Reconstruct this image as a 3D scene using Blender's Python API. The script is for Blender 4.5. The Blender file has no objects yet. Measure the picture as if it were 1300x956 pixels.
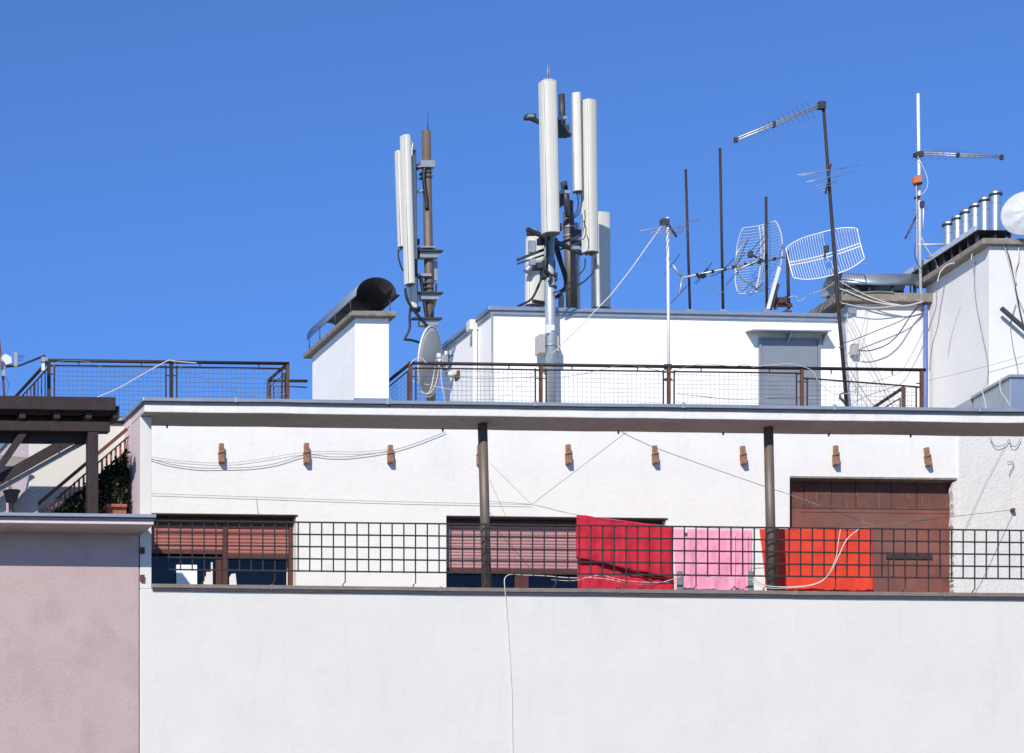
import bpy, bmesh, math, random
from mathutils import Vector, Matrix, noise
random.seed(7)
scene = bpy.context.scene
COL = scene.collection
# ------------------------------------------------------------------ camera model
F, PX, PY = 5400.0, -1103.0, 2000.0            # focal length and principal point of the (shifted) lens, photo pixels
A = math.atan(247 / F)
CAM = Vector((0, -54, 1.7))
FW, RT, UP = Vector((math.sin(A), math.cos(A), 0)), Vector((math.cos(A), -math.sin(A), 0)), Vector((0, 0, 1))
def P(x, y, Y):
    """point of the plane at depth Y (metres behind the facade) seen at photo pixel x, y"""
    d = FW + RT * ((x - PX) / F) + UP * ((PY - y) / F)
    return CAM + d * ((Y - CAM.y) / d.y)
def M(Y): return (Y + 54) / F                  # metres per pixel
OFF = P(195, 742, 0).x
CAM.x -= OFF
# ------------------------------------------------------------------ materials
def mat(name, col, rough=.7, metal=0, var=.06, scale=3, bump=0, bscale=60, stain=None, stain_amt=0, stain_scale=(1.2, 1.2, .35), stain_pos=.55, spec=.5, streak=None, streak_amt=0):
    m = bpy.data.materials.new(name); m.use_nodes = True
    nt = m.node_tree; b = nt.nodes['Principled BSDF']
    b.inputs['Roughness'].default_value = rough; b.inputs['Metallic'].default_value = metal
    b.inputs['Specular IOR Level'].default_value = spec
    tc = nt.nodes.new('ShaderNodeTexCoord')
    n = nt.nodes.new('ShaderNodeTexNoise'); n.inputs['Scale'].default_value = scale; n.inputs['Detail'].default_value = 8; n.inputs['Roughness'].default_value = .65
    nt.links.new(tc.outputs['Object'], n.inputs['Vector'])
    r = nt.nodes.new('ShaderNodeMapRange'); r.inputs[1].default_value = .3; r.inputs[2].default_value = .7
    r.inputs[3].default_value = 1 - var; r.inputs[4].default_value = 1 + var
    nt.links.new(n.outputs['Fac'], r.inputs[0])
    hsv = nt.nodes.new('ShaderNodeHueSaturation'); hsv.inputs['Color'].default_value = (*col, 1)
    nt.links.new(r.outputs[0], hsv.inputs['Value'])
    out = hsv.outputs[0]
    if stain:
        mp = nt.nodes.new('ShaderNodeMapping'); mp.inputs['Scale'].default_value = stain_scale
        nt.links.new(tc.outputs['Object'], mp.inputs['Vector'])
        n2 = nt.nodes.new('ShaderNodeTexNoise'); n2.inputs['Scale'].default_value = 2.2; n2.inputs['Detail'].default_value = 10; n2.inputs['Roughness'].default_value = .7
        nt.links.new(mp.outputs[0], n2.inputs['Vector'])
        r2 = nt.nodes.new('ShaderNodeMapRange'); r2.inputs[1].default_value = stain_pos; r2.inputs[2].default_value = stain_pos + .22
        r2.inputs[3].default_value = 0; r2.inputs[4].default_value = stain_amt
        nt.links.new(n2.outputs['Fac'], r2.inputs[0])
        mx = nt.nodes.new('ShaderNodeMix'); mx.data_type = 'RGBA'
        nt.links.new(r2.outputs[0], mx.inputs[0]); nt.links.new(out, mx.inputs[6]); mx.inputs[7].default_value = (*stain, 1)
        out = mx.outputs[2]
    if streak:
        for sc_, pos, am, col_ in (((7.5, 7.5, .45), .62, streak_amt * .55, streak), ((1.1, 1.1, 1.6), .50, streak_amt * .8, tuple(min(1, c * 1.9) for c in streak)), ((2.6, 2.6, 3.4), .58, streak_amt * .6, tuple(min(1, c * 1.5) for c in streak)), ((30, 30, 30), .68, streak_amt * 1.4, streak)):
            mp = nt.nodes.new('ShaderNodeMapping'); mp.inputs['Scale'].default_value = sc_; mp.inputs['Location'].default_value = (3.3, 1.7, pos * 9)
            nt.links.new(tc.outputs['Object'], mp.inputs['Vector'])
            n2 = nt.nodes.new('ShaderNodeTexNoise'); n2.inputs['Scale'].default_value = 1.0; n2.inputs['Detail'].default_value = 7; n2.inputs['Roughness'].default_value = .62
            nt.links.new(mp.outputs[0], n2.inputs['Vector'])
            r2 = nt.nodes.new('ShaderNodeMapRange'); r2.inputs[1].default_value = pos; r2.inputs[2].default_value = pos + .2
            r2.inputs[3].default_value = 0; r2.inputs[4].default_value = am; nt.links.new(n2.outputs['Fac'], r2.inputs[0])
            mx = nt.nodes.new('ShaderNodeMix'); mx.data_type = 'RGBA'
            nt.links.new(r2.outputs[0], mx.inputs[0]); nt.links.new(out, mx.inputs[6]); mx.inputs[7].default_value = (*col_, 1)
            out = mx.outputs[2]
    nt.links.new(out, b.inputs['Base Color'])
    if bump:
        n3 = nt.nodes.new('ShaderNodeTexNoise'); n3.inputs['Scale'].default_value = bscale; n3.inputs['Detail'].default_value = 6
        nt.links.new(tc.outputs['Object'], n3.inputs['Vector'])
        bp = nt.nodes.new('ShaderNodeBump'); bp.inputs['Strength'].default_value = bump; bp.inputs['Distance'].default_value = .02
        nt.links.new(n3.outputs['Fac'], bp.inputs['Height']); nt.links.new(bp.outputs[0], b.inputs['Normal'])
    return m
m_plaster = mat('white_plaster', (.735, .715, .675), .9, var=.035, scale=2.2, streak=(.42, .40, .37), streak_amt=.35, bump=.25, bscale=14, stain=(.56, .55, .53), stain_amt=.5)
m_plaster_l = mat('parapet_plaster', (.645, .622, .578), .9, var=.03, scale=1.6, streak=(.33, .32, .30), streak_amt=.45, bump=.2, bscale=11, stain=(.50, .49, .48), stain_amt=.45)
m_rough = mat('rough_stucco', (.64, .62, .58), .95, var=.05, scale=14, bump=.5, bscale=38, stain=(.45, .44, .43), stain_amt=.4)
m_white = mat('bright_whitewash', (.88, .87, .85), .9, streak=(.50, .48, .45), streak_amt=.45, var=.02, scale=2, bump=.25, bscale=20, stain=(.66, .65, .63), stain_amt=.3)
m_beam = mat('beam_plaster', (.74, .72, .69), .9, var=.05, scale=4, streak=(.33, .31, .28), streak_amt=.5, bump=.35, bscale=22, stain=(.42, .40, .38), stain_amt=.45)
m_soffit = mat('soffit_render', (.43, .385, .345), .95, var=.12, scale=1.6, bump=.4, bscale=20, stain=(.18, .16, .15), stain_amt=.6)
m_pink = mat('pink_plaster', (.445, .335, .32), .92, streak=(.25, .22, .22), streak_amt=.22, var=.05, scale=3, bump=.3, bscale=24, stain=(.33, .26, .27), stain_amt=.6, stain_scale=(1, 1, .8), stain_pos=.5)
m_pinkl = mat('pale_pink_plaster', (.66, .54, .56), .92, var=.03, scale=3, bump=.4, bscale=30)
m_zinc = mat('zinc_flashing', (.36, .395, .44), .45, .55, var=.12, scale=5)
m_zincl = mat('pale_zinc', (.50, .56, .64), .5, .2, var=.08, scale=6)
m_block = mat('dull_whitewash', (.70, .69, .675), .9, streak=(.42, .40, .37), streak_amt=.45, var=.03, scale=2, bump=.25, bscale=20, stain=(.60, .58, .56), stain_amt=.4)
m_zincd = mat('dark_metal_trim', (.06, .06, .07), .6, .3, var=.2, scale=6)
m_cop = mat('brown_coping', (.22, .18, .15), .6, .2, var=.2, scale=8, stain=(.10, .08, .07), stain_amt=.6)
m_conc = mat('weathered_concrete', (.25, .22, .19), .95, var=.25, scale=9, bump=.9, bscale=45, stain=(.09, .075, .06), stain_amt=.7, stain_scale=(3, 3, 3))
m_rail = mat('dark_rail_paint', (.030, .026, .024), .6, .2, var=.3, scale=12)
m_rust = mat('rusty_iron', (.13, .055, .035), .8, .2, var=.35, scale=15, bump=.3, stain=(.05, .03, .025), stain_amt=.6, stain_scale=(6, 6, 6))
m_railup = mat('upper_rail_iron', (.035, .022, .02), .7, .2, var=.3, scale=15, stain=(.10, .045, .03), stain_amt=.5, stain_scale=(5, 5, 5))
m_wire = mat('thin_galvanised_wire', (.16, .16, .17), .5, .4, var=.2)
m_post = mat('grey_brown_post', (.155, .122, .10), .55, .3, var=.12, scale=8, stain=(.10, .07, .05), stain_amt=.4, stain_scale=(4, 4, 2))
m_wood = mat('weathered_peg_wood', (.29, .15, .085), .85, var=.45, scale=20, bump=.6, bscale=60, stain=(.12, .07, .05), stain_amt=.7, stain_scale=(9, 9, 4))
m_pergola = mat('dark_pergola_timber', (.026, .015, .015), .75, var=.3, scale=8, bump=.4, bscale=40)
m_shut1 = mat('brick_red_shutter', (.37, .13, .105), .6, var=.08, scale=5)
m_shut2 = mat('dusty_pink_shutter', (.44, .24, .24), .6, var=.10, scale=5, stain=(.32, .16, .17), stain_amt=.4)
m_frame = mat('red_brown_frame', (.085, .028, .022), .55, var=.2, scale=10)
m_dkframe = mat('dark_brown_trim', (.035, .022, .02), .7, var=.2, scale=10)
m_doorred = mat('faded_oxblood_paint', (.185, .062, .045), .75, var=.28, scale=2.5, streak=(.09, .05, .04), streak_amt=.7, bump=.3, bscale=25, stain=(.22, .12, .10), stain_amt=.45, stain_scale=(1.5, 1.5, 3))
m_plank = mat('worn_door_planks', (.14, .052, .038), .8, streak=(.05, .03, .025), streak_amt=.8, var=.25, scale=5, bump=.5, stain=(.36, .30, .26), stain_amt=.9, stain_scale=(9, 9, 1.6), stain_pos=.56)
m_door = mat('blue_grey_steel_door', (.21, .235, .28), .5, .1, var=.05, scale=4)
m_red = mat('crimson_cloth', (.50, .014, .035), .9, var=.08, scale=14, bump=.5, bscale=160)
m_red2 = mat('scarlet_cloth', (.70, .05, .022), .9, var=.06, scale=14, bump=.5, bscale=160)
m_pinkc = mat('rose_pink_cloth', (.86, .33, .47), .9, var=.05, scale=14, bump=.5, bscale=160)
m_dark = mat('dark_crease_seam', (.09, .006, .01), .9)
m_white_cord = mat('pale_cord', (.62, .58, .52), .7, var=.15, scale=20)
m_grey_cord = mat('grey_cord', (.22, .22, .23), .7)
m_black = mat('black_cable', (.014, .014, .017), .5)
m_radome = mat('cream_radome', (.63, .61, .54), .45, var=.04, scale=3, stain=(.40, .38, .33), stain_amt=.3, stain_scale=(3, 3, .8))
m_radcap = mat('radome_end_cap', (.12, .12, .12), .6, var=.1)
m_mastb = mat('brown_mast', (.155, .125, .10), .6, .3, var=.15, scale=10, stain=(.08, .06, .05), stain_amt=.5, stain_scale=(4, 4, 2))
m_mastg = mat('galvanised_mast', (.40, .45, .50), .5, .4, var=.08, scale=8)
m_galv = mat('galvanised_bracket', (.36, .39, .42), .5, .5, var=.15, scale=12)
m_dksteel = mat('dark_steel', (.06, .063, .07), .55, .4, var=.2, scale=12)
m_alu = mat('dull_aluminium', (.45, .45, .44), .45, .5, var=.12, scale=12)
m_whitem = mat('white_painted_metal', (.72, .72, .70), .5, .1, var=.05)
m_chrome = mat('stainless_flue', (.70, .75, .80), .36, .9, var=.05, scale=10)
m_sheetd = mat('sooty_sheet_metal', (.05, .05, .052), .55, .4, var=.3, scale=5)
m_sheet = mat('blue_grey_sheet_metal', (.36, .41, .47), .4, .6, var=.1, scale=4, stain=(.22, .24, .27), stain_amt=.5)
m_dish = mat('grey_dish_paint', (.40, .40, .40), .6, var=.07, scale=5)
m_cover = mat('crumpled_plastic', (.52, .54, .57), .5, var=.06, scale=4, bump=1.0, bscale=9)
m_orange = mat('orange_plastic', (.58, .17, .08), .6)
m_terra = mat('terracotta', (.32, .10, .05), .85, var=.15, scale=12)
m_orail = mat('rusty_orange_rail', (.30, .10, .045), .75, var=.25, scale=14)
m_leaf = mat('dark_leaf', (.012, .02, .009), .7, var=.5, scale=7)
m_leaf2 = mat('olive_leaf', (.035, .042, .015), .7, var=.5, scale=7)
m_greywall = mat('dull_grey_render', (.30, .28, .27), .95, var=.15, scale=5, bump=.5)
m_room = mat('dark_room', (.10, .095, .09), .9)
m_curt = mat('net_curtain', (.70, .66, .60), .9, var=.05)
m_reflection = mat('pane_reflection_white', (.85, .87, .88), .6, var=.02)  # white that imitates a bright reflection in the left window
m_floor = mat('terrace_concrete', (.34, .33, .31), .9, var=.1, scale=3, bump=.4)
m_ground = mat('street_asphalt', (.16, .155, .15), .9, var=.2, scale=.4, bump=.3)
m_box = mat('grey_plastic_box', (.36, .36, .35), .6)
m_gutter = mat('blue_pipe_paint', (.10, .14, .36), .5)
m_green = mat('green_cord', (.12, .30, .20), .7)
def glass():
    m = bpy.data.materials.new('window_glass'); m.use_nodes = True; nt = m.node_tree; nt.nodes.clear()
    o = nt.nodes.new('ShaderNodeOutputMaterial'); mx = nt.nodes.new('ShaderNodeMixShader')
    t = nt.nodes.new('ShaderNodeBsdfTransparent'); t.inputs[0].default_value = (.72, .74, .78, 1)
    g = nt.nodes.new('ShaderNodeBsdfGlossy'); g.inputs['Roughness'].default_value = .03
    fr = nt.nodes.new('ShaderNodeFresnel'); fr.inputs[0].default_value = 1.38
    nt.links.new(fr.outputs[0], mx.inputs[0]); nt.links.new(t.outputs[0], mx.inputs[1]); nt.links.new(g.outputs[0], mx.inputs[2])
    nt.links.new(mx.outputs[0], o.inputs[0]); return m
m_glass = glass()
# ------------------------------------------------------------------ mesh helpers
WO = {}
class MB:
    def __init__(s): s.bm = bmesh.new()
    def face(s, vs, mi=0, smooth=False):
        try: f = s.bm.faces.new(vs)
        except ValueError: return
        f.material_index = mi; f.smooth = smooth
    def box(s, a, b, mi=0):
        x0, x1 = sorted((a[0], b[0])); y0, y1 = sorted((a[1], b[1])); z0, z1 = sorted((a[2], b[2]))
        v = [s.bm.verts.new(p) for p in ((x0,y0,z0),(x1,y0,z0),(x1,y1,z0),(x0,y1,z0),(x0,y0,z1),(x1,y0,z1),(x1,y1,z1),(x0,y1,z1))]
        for q in ((0,3,2,1),(4,5,6,7),(0,1,5,4),(1,2,6,5),(2,3,7,6),(3,0,4,7)): s.face([v[i] for i in q], mi)
        return s
    def prism(s, pts, ext, mi=0, side=None):
        """polygon pts extruded by ext; side: {edge index: material} for the faces of its edges"""
        ext = Vector(ext); n = len(pts)
        a = [s.bm.verts.new(Vector(p)) for p in pts]; b = [s.bm.verts.new(Vector(p) + ext) for p in pts]
        s.face(a, mi); s.face(b[::-1], mi)
        for i in range(n):
            j = (i + 1) % n; s.face([a[j], a[i], b[i], b[j]], (side or {}).get(i, mi))
        return s
    def pr(s, pix, Y, depth, mi=0, side=None): return s.prism([P(x, y, Y) for x, y in pix], (0, depth, 0), mi, side)
    def rect(s, x0, y0, x1, y1, Y, depth, mi=0):
        a, b = P(x0, y0, Y), P(x1, y1, Y); return s.box((a.x, Y, a.z), (b.x, Y + depth, b.z), mi)
    def tube(s, pts, r, seg=8, r2=None, mi=0, cap=True):
        pts = [Vector(p) for p in pts]; n = len(pts); rings = []
        t0 = (pts[1] - pts[0]).normalized()
        ref = Vector((0, 0, 1)) if abs(t0.z) < .9 else Vector((1, 0, 0))
        nrm = t0.cross(ref).normalized()
        for i, p in enumerate(pts):
            t = (pts[min(i+1, n-1)] - pts[max(i-1, 0)]).normalized()
            nrm = (nrm - t * nrm.dot(t)).normalized(); bn = t.cross(nrm)
            rr = r if r2 is None else r + (r2 - r) * i / (n - 1)
            rings.append([s.bm.verts.new(p + nrm * math.cos(2*math.pi*k/seg) * rr + bn * math.sin(2*math.pi*k/seg) * rr) for k in range(seg)])
        for i in range(n - 1):
            for k in range(seg): s.face([rings[i][k], rings[i+1][k], rings[i+1][(k+1)%seg], rings[i][(k+1)%seg]], mi, seg > 4)
        if cap: s.face(rings[0], mi); s.face(rings[-1][::-1], mi)
        return s
    def wire(s, pix, r, Y=None, seg=6, sm=6, mi=0):
        pts = [P(*p) if len(p) == 3 else P(p[0], p[1], Y) for p in pix]
        return s.tube(smooth(pts, sm) if len(pts) > 2 and sm else pts, r, seg, mi=mi)
    def bar(s, p, q, w, h, up=(0, 0, 1), mi=0):
        p, q = Vector(p), Vector(q); t = (q - p).normalized(); up = Vector(up)
        if abs(t.dot(up)) > .95: up = Vector((0, 1, 0))
        a = t.cross(up).normalized() * w / 2; b = a.cross(t).normalized() * h / 2
        s.prism([p - a - b, p + a - b, p + a + b, p - a + b], q - p, mi); return s
    def revolve(s, prof, c, ax, seg=24, mi=0, smooth_=True):
        ax = Vector(ax).normalized(); ref = Vector((0, 0, 1)) if abs(ax.z) < .9 else Vector((1, 0, 0))
        u = ax.cross(ref).normalized(); v = ax.cross(u); c = Vector(c); R = []
        for r, h in prof:
            if r < 1e-6: R.append([s.bm.verts.new(c + ax * h)])
            else: R.append([s.bm.verts.new(c + ax*h + u*math.cos(2*math.pi*k/seg)*r + v*math.sin(2*math.pi*k/seg)*r) for k in range(seg)])
        for a, b in zip(R, R[1:]):
            for k in range(seg):
                j = (k + 1) % seg; q = [a[k % len(a)], a[j % len(a)], b[j % len(b)], b[k % len(b)]]
                q = list(dict.fromkeys(q))
                if len(q) > 2: s.face(q, mi, smooth_)
        return s
    def build(s, name, m, parent=None, bevel=0, solid=0):
        bmesh.ops.recalc_face_normals(s.bm, faces=s.bm.faces)
        if parent is not None: o0 = WO[parent.name]
        else:
            xs = [v.co for v in s.bm.verts]
            o0 = Vector(((min(c.x for c in xs)+max(c.x for c in xs))/2, (min(c.y for c in xs)+max(c.y for c in xs))/2, min(c.z for c in xs)))
        bmesh.ops.translate(s.bm, verts=s.bm.verts, vec=-o0)
        me = bpy.data.meshes.new(name); s.bm.to_mesh(me); s.bm.free()
        for k in (m if isinstance(m, (list, tuple)) else [m]): me.materials.append(k)
        o = bpy.data.objects.new(name, me); COL.objects.link(o)
        if parent is None: o.location = o0
        else: o.parent = parent
        WO[o.name] = o0
        if bevel:
            b = o.modifiers.new('bevel', 'BEVEL'); b.width = bevel; b.segments = 2; b.limit_method = 'ANGLE'
        if solid:
            b = o.modifiers.new('solid', 'SOLIDIFY'); b.thickness = solid; b.offset = 0
        return o
def smooth(pts, k=6):
    out = []
    n = len(pts)
    for i in range(n - 1):
        p0, p1, p2, p3 = pts[max(i-1, 0)], pts[i], pts[i+1], pts[min(i+2, n-1)]
        for j in range(k):
            t = j / k
            out.append(.5 * ((2*p1) + (p2-p0)*t + (2*p0-5*p1+4*p2-p3)*t*t + (3*p1-p0-3*p2+p3)*t**3))
    out.append(pts[-1]); return out
def tag(o, label, cat, group=None):
    o['label'] = label; o['category'] = cat
    if group: o['group'] = group
    return o
def thing(name, label, cat, base, group=None):
    o = bpy.data.objects.new(name, None); o.empty_display_size = .2; COL.objects.link(o); o.location = base; WO[o.name] = Vector(base)
    return tag(o, label, cat, group)
def struct(o): o['kind'] = 'structure'; return o
def cable(pix, r, m, label, Y=None, group=None, sm=6, name='cable', cat='cable'):
    return tag(MB().wire(pix, r, Y, 6, sm).build(name, m), label, cat, group)

# ------------------------------------------------------------------ key levels
YW = 2.56                                       # plane of the terrace's back wall
XL = P(178, 700, 0).x; XP = P(192.5, 700, 0).x; XE = P(1620, 700, 0).x
Z_PAR = P(195, 742, 0).z
Z_BT = P(700, 516.5, -.2).z; Z_BB = P(700, 529.5, -.2).z
Z_FLOOR = Z_PAR - 1.0; Z_CURB = P(700, 538, YW).z; Z_UP = Z_CURB - .2
# ------------------------------------------------------------------ ground
g = struct(MB().box((-400, -300, -.3), (600, 600, 0)).build('ground', m_ground))
# ------------------------------------------------------------------ main building
B = thing('apartment_building', 'white plastered apartment block with an open roof terrace behind a parapet', 'building', (P(700, 742, 0).x, 1, 0))
MB().box((XL, 0, 0), (XE, .26, Z_PAR - .055)).build('front_wall', m_plaster_l, B, .012)
b = MB().box((XP - .0, -.035, Z_PAR - .052), (XE, .30, Z_PAR)); b.build('coping', m_cop, B, .006)
MB().box((XP + .01, -.025, Z_PAR - .085), (XE, -.002, Z_PAR - .054)).build('coping_drip', m_zincd, B)
# pillar at the left end: white front, pale pink flank
pm = MB(); v = [(XL, .003), (XP, .003), (XP, .75), (XL, .75)]
pm.prism([(x, y, Z_PAR - .054) for x, y in v], (0, 0, Z_BB - Z_PAR + .050), 0, {3: 1})
pm.build('pillar', [m_plaster_l, m_pinkl], B, .006)
# long beam on posts
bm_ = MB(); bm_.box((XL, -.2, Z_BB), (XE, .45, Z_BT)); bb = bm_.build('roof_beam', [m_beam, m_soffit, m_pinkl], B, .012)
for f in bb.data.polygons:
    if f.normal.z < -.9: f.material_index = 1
    if f.normal.x < -.9: f.material_index = 2
MB().box((XL - .005, .452, Z_BB), (XL + .16, .95, Z_BT)).build('beam_return', m_pinkl, B)
MB().box((XL - .03, -.235, Z_BT + .003), (XE, .47, Z_BT + .05)).build('beam_flashing', m_zinc, B, .008)
MB().box((XL - .012, -.218, Z_BT - .028), (XE, -.203, Z_BT + .002)).build('beam_flashing_drip', m_zincd, B)
MB().box((XL - .03, .472, Z_BT + .003), (XL + .19, .95, Z_BT + .05)).build('beam_flashing', m_zinc, B, .008)
MB().box((XL - .018, -.2, Z_BT - .028), (XL - .006, .95, Z_BT + .002)).build('beam_flashing_drip', m_zincd, B)
for xt, xb in ((612.5, 618), (975.5, 980)):
    a, c = P(xt, 540, .15), P(xb, 742, .15); c.z = Z_PAR + .001; a.z = Z_BB - .001
    MB().tube([c, a], .060, 20).build('post', m_post, B)
for x in (212, 562, 785, 918, 1052, 1156):      # little hooks under the beam
    p = P(x, 546, .40); p.z = Z_BB - .02
    MB().box(p + Vector((-.008, -.01, -.02)), p + Vector((.01, .01, .018))).build('hook', m_rust, B)
def waver(o, amp, step=.25):
    bm2 = bmesh.new(); bm2.from_mesh(o.data); xs = [v.co.x for v in bm2.verts]; x = min(xs) + step
    while x < max(xs) - .05:
        bmesh.ops.bisect_plane(bm2, geom=bm2.verts[:] + bm2.edges[:] + bm2.faces[:], plane_co=(x, 0, 0), plane_no=(1, 0, 0)); x += step
    for v in bm2.verts:
        v.co.z += amp * (noise.noise(Vector((v.co.x * .8, round(v.co.z, 1), amp * 99))) + .45 * noise.noise(Vector((v.co.x * 3.5, 2, round(v.co.z, 1)))))
        v.co.y += amp * .8 * noise.noise(Vector((v.co.x * 1.1, 5, round(v.co.y, 1))))
    bm2.to_mesh(o.data); bm2.free()
for o in list(B.children):
    if o.name.startswith('roof_beam'): waver(o, .008)
    if o.name.startswith('coping') or o.name.startswith('beam_flashing'):
        if o.dimensions.x > 4 or len(o.data.vertices) and max(v.co.x for v in o.data.vertices) - min(v.co.x for v in o.data.vertices) > 4: waver(o, .006)
for x in (300, 493, 680, 868, 1060, 1245):
    p = P(x, 512, -.23); MB().box((p.x - .02, -.243, Z_BT - .004), (p.x + .02, .475, Z_BT + .062)).build('flashing_joint', m_zinc, B, .004)
for x in (345, 560, 790, 1010, 1200):
    p = P(x, 742, -.03); MB().box((p.x - .015, -.042, Z_PAR - .058), (p.x + .015, .305, Z_PAR + .006)).build('coping_joint', m_cop, B, .004)
# floors
MB().box((XL, .262, Z_FLOOR - .25), (XE, YW + 8, Z_FLOOR)).build('terrace_floor', m_floor, B)
# back wall with three openings
W1 = (P(191, 653, YW).x, P(376, 653, YW).x, P(300, 753, YW).z, P(300, 652.5, YW).z)
W2 = (P(566.5, 656, YW).x, P(845.5, 656, YW).x, P(700, 759, YW).z, P(700, 656, YW).z)
DR = (P(1002.5, 606, YW).x, P(1213, 606, YW).x, Z_FLOOR + .02, P(1100, 605.5, YW).z)
XB0 = XL + .16; REC = .16
def wall_holes(X0, X1, Z0, Z1, Y, holes, rec):
    s = MB(); xs = sorted({X0, X1, *[h[0] for h in holes], *[h[1] for h in holes]}); zs = sorted({Z0, Z1, *[h[2] for h in holes], *[h[3] for h in holes]})
    vv = {}
    def V(x, y, z):
        k = (round(x, 5), round(y, 5), round(z, 5))
        if k not in vv: vv[k] = s.bm.verts.new((x, y, z))
        return vv[k]
    for x0, x1 in zip(xs, xs[1:]):
        for z0, z1 in zip(zs, zs[1:]):
            if any(h[0] <= (x0+x1)/2 <= h[1] and h[2] <= (z0+z1)/2 <= h[3] for h in holes): continue
            s.face([V(x0, Y, z0), V(x1, Y, z0), V(x1, Y, z1), V(x0, Y, z1)])
    for h in holes:
        c = [(h[0], h[2]), (h[1], h[2]), (h[1], h[3]), (h[0], h[3])]
        for i in range(4):
            (xa, za), (xb, zb) = c[i], c[(i+1) % 4]
            s.face([s.bm.verts.new((xa, Y, za)), s.bm.verts.new((xb, Y, zb)), s.bm.verts.new((xb, Y+rec, zb)), s.bm.verts.new((xa, Y+rec, za))])
    return s
wall_holes(XB0, P(1216, 600, YW).x, Z_FLOOR + .001, Z_CURB, YW, [W1, W2, DR], .55).build('back_wall', m_plaster, B)
MB().box((P(1216, 600, YW).x, YW - .02, Z_FLOOR + .001), (XE, YW + .5, Z_CURB)).build('back_wall', m_rough, B, .01)
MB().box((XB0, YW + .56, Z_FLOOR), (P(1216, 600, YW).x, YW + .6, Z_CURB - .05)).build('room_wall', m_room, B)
# upper deck
MB().box((XB0, YW + .02, Z_CURB - .04), (XE, YW + .35, Z_CURB + .006)).build('deck_kerb', m_floor, B)
MB().box((XB0, YW + .36, Z_UP - .2), (XE, 14, Z_UP)).build('upper_deck', m_floor, B)
# windows
def shutter(x0, x1, z0, z1, Y, m, parent, pitch=.047):
    s = MB(); n = max(1, int(round((z1 - z0) / pitch))); h = (z1 - z0) / n
    for i in range(n):
        a = z0 + i * h
        jy = random.uniform(-.0025, .0025); prof = [(0, a), (-.006, a + h*.12), (-.011, a + h*.45), (-.008, a + h*.80), (.002, a + h*.93), (.002, a + h)]
        pts = [(x0, Y + dy + jy, z) for dy, z in prof] + [(x0, Y + .012, a + h), (x0, Y + .012, a)]
        s.prism(pts, (x1 - x0, 0, 0))
    return s.build('shutter', m, parent)
def trim(h, w, parent):
    MB().box((h[0] + .002, YW - .014, h[3] - .022), (h[1] + .02, YW + .20, h[3] - .003)).build('lintel_trim', w, parent, .003)
w = MB()
for x in (P(196, 700, YW + REC).x, P(276.5, 700, YW+REC).x, P(283.5, 700, YW+REC).x, P(372, 700, YW + REC).x): pass
yw = YW + REC
x0, x1, xm = W1[0], W1[1], P(287, 700, yw).x
f1 = MB().box((x1 - .055, yw - .03, W1[2]), (x1 - .002, yw + .06, W1[3] - .025)); f1.box((xm - .05, yw - .03, W1[2]), (xm + .012, yw + .06, W1[3] - .025))
f1.box((x0 + .002, yw - .03, W1[2]), (x0 + .05, yw + .06, W1[3] - .025)); f1.box((x0 + .05, yw - .025, W1[3] - .11), (x1 - .055, yw + .055, W1[3] - .026))
f1.box((xm - .12, yw + .062, W1[2]), (xm + .015, yw + .10, W1[3] - .30))
win1 = MB().box((x0 + .004, YW - .01, W1[2] - .03), (x1 - .004, yw + .1, W1[2] - .002)).build('window', m_frame, B)
win1['label'] = 'two-bay window with half-lowered brick red roller shutters'
f1.build('frame', m_frame, win1)
zs1 = P(240, 698.5, yw).z; zs2 = P(330, 703.5, yw).z
shutter(x0 + .052, xm - .052, zs1, W1[3] - .112, yw, m_shut1, win1); shutter(xm + .014, x1 - .057, zs2, W1[3] - .112, yw, m_shut1, win1)
MB().box((x0 + .052, yw - .012, zs1 - .05), (xm - .052, yw + .02, zs1 - .001)).box((xm + .014, yw - .012, zs2 - .05), (x1 - .057, yw + .02, zs2 - .001)).build('bottom_bar', m_frame, win1)
MB().box((x0 + .052, yw + .064, W1[2]), (xm - .13, yw + .068, W1[3] - .2)).build('pane', m_glass, win1)
MB().box((xm + .016, yw + .064, W1[2]), (x1 - .057, yw + .068, W1[3] - .2)).build('pane', m_glass, win1)
trim(W1, m_dkframe, B)
a, c = P(224, 717, yw + .03), P(250, 752, yw + .03)  # panel added behind the glass in place of a bright reflection on the pane
tag(MB().box((a.x, yw + .025, W1[2] + .002), (c.x, yw + .045, a.z)).build('reflection_panel', m_reflection), 'small blank white panel standing in for a bright reflection in the left window below the shutter', 'panel')
def curtain(pix, label):
    s = MB(); Y = yw + .035; k = 9
    pts = [P(x, y, Y) for x, y in pix]
    s.prism(pts, (0, .012, 0)); o = s.build('curtain', m_curt); return tag(o, label, 'curtain')
curtain([(258, 752), (259, 733), (262, 731), (262, 726), (268, 726), (268, 714), (270, 714), (270, 752)], 'ragged edge of a pale net curtain beside the mullion, in the left bay')
curtain([(291.5, 752), (291, 733), (294, 728.5), (299, 728), (301.5, 752)], 'short pale curtain end just right of the mullion in the left window')
curtain([(364, 752), (364, 722), (367, 722), (367, 752)], 'narrow white curtain strip at the far right of the left window')
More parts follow.
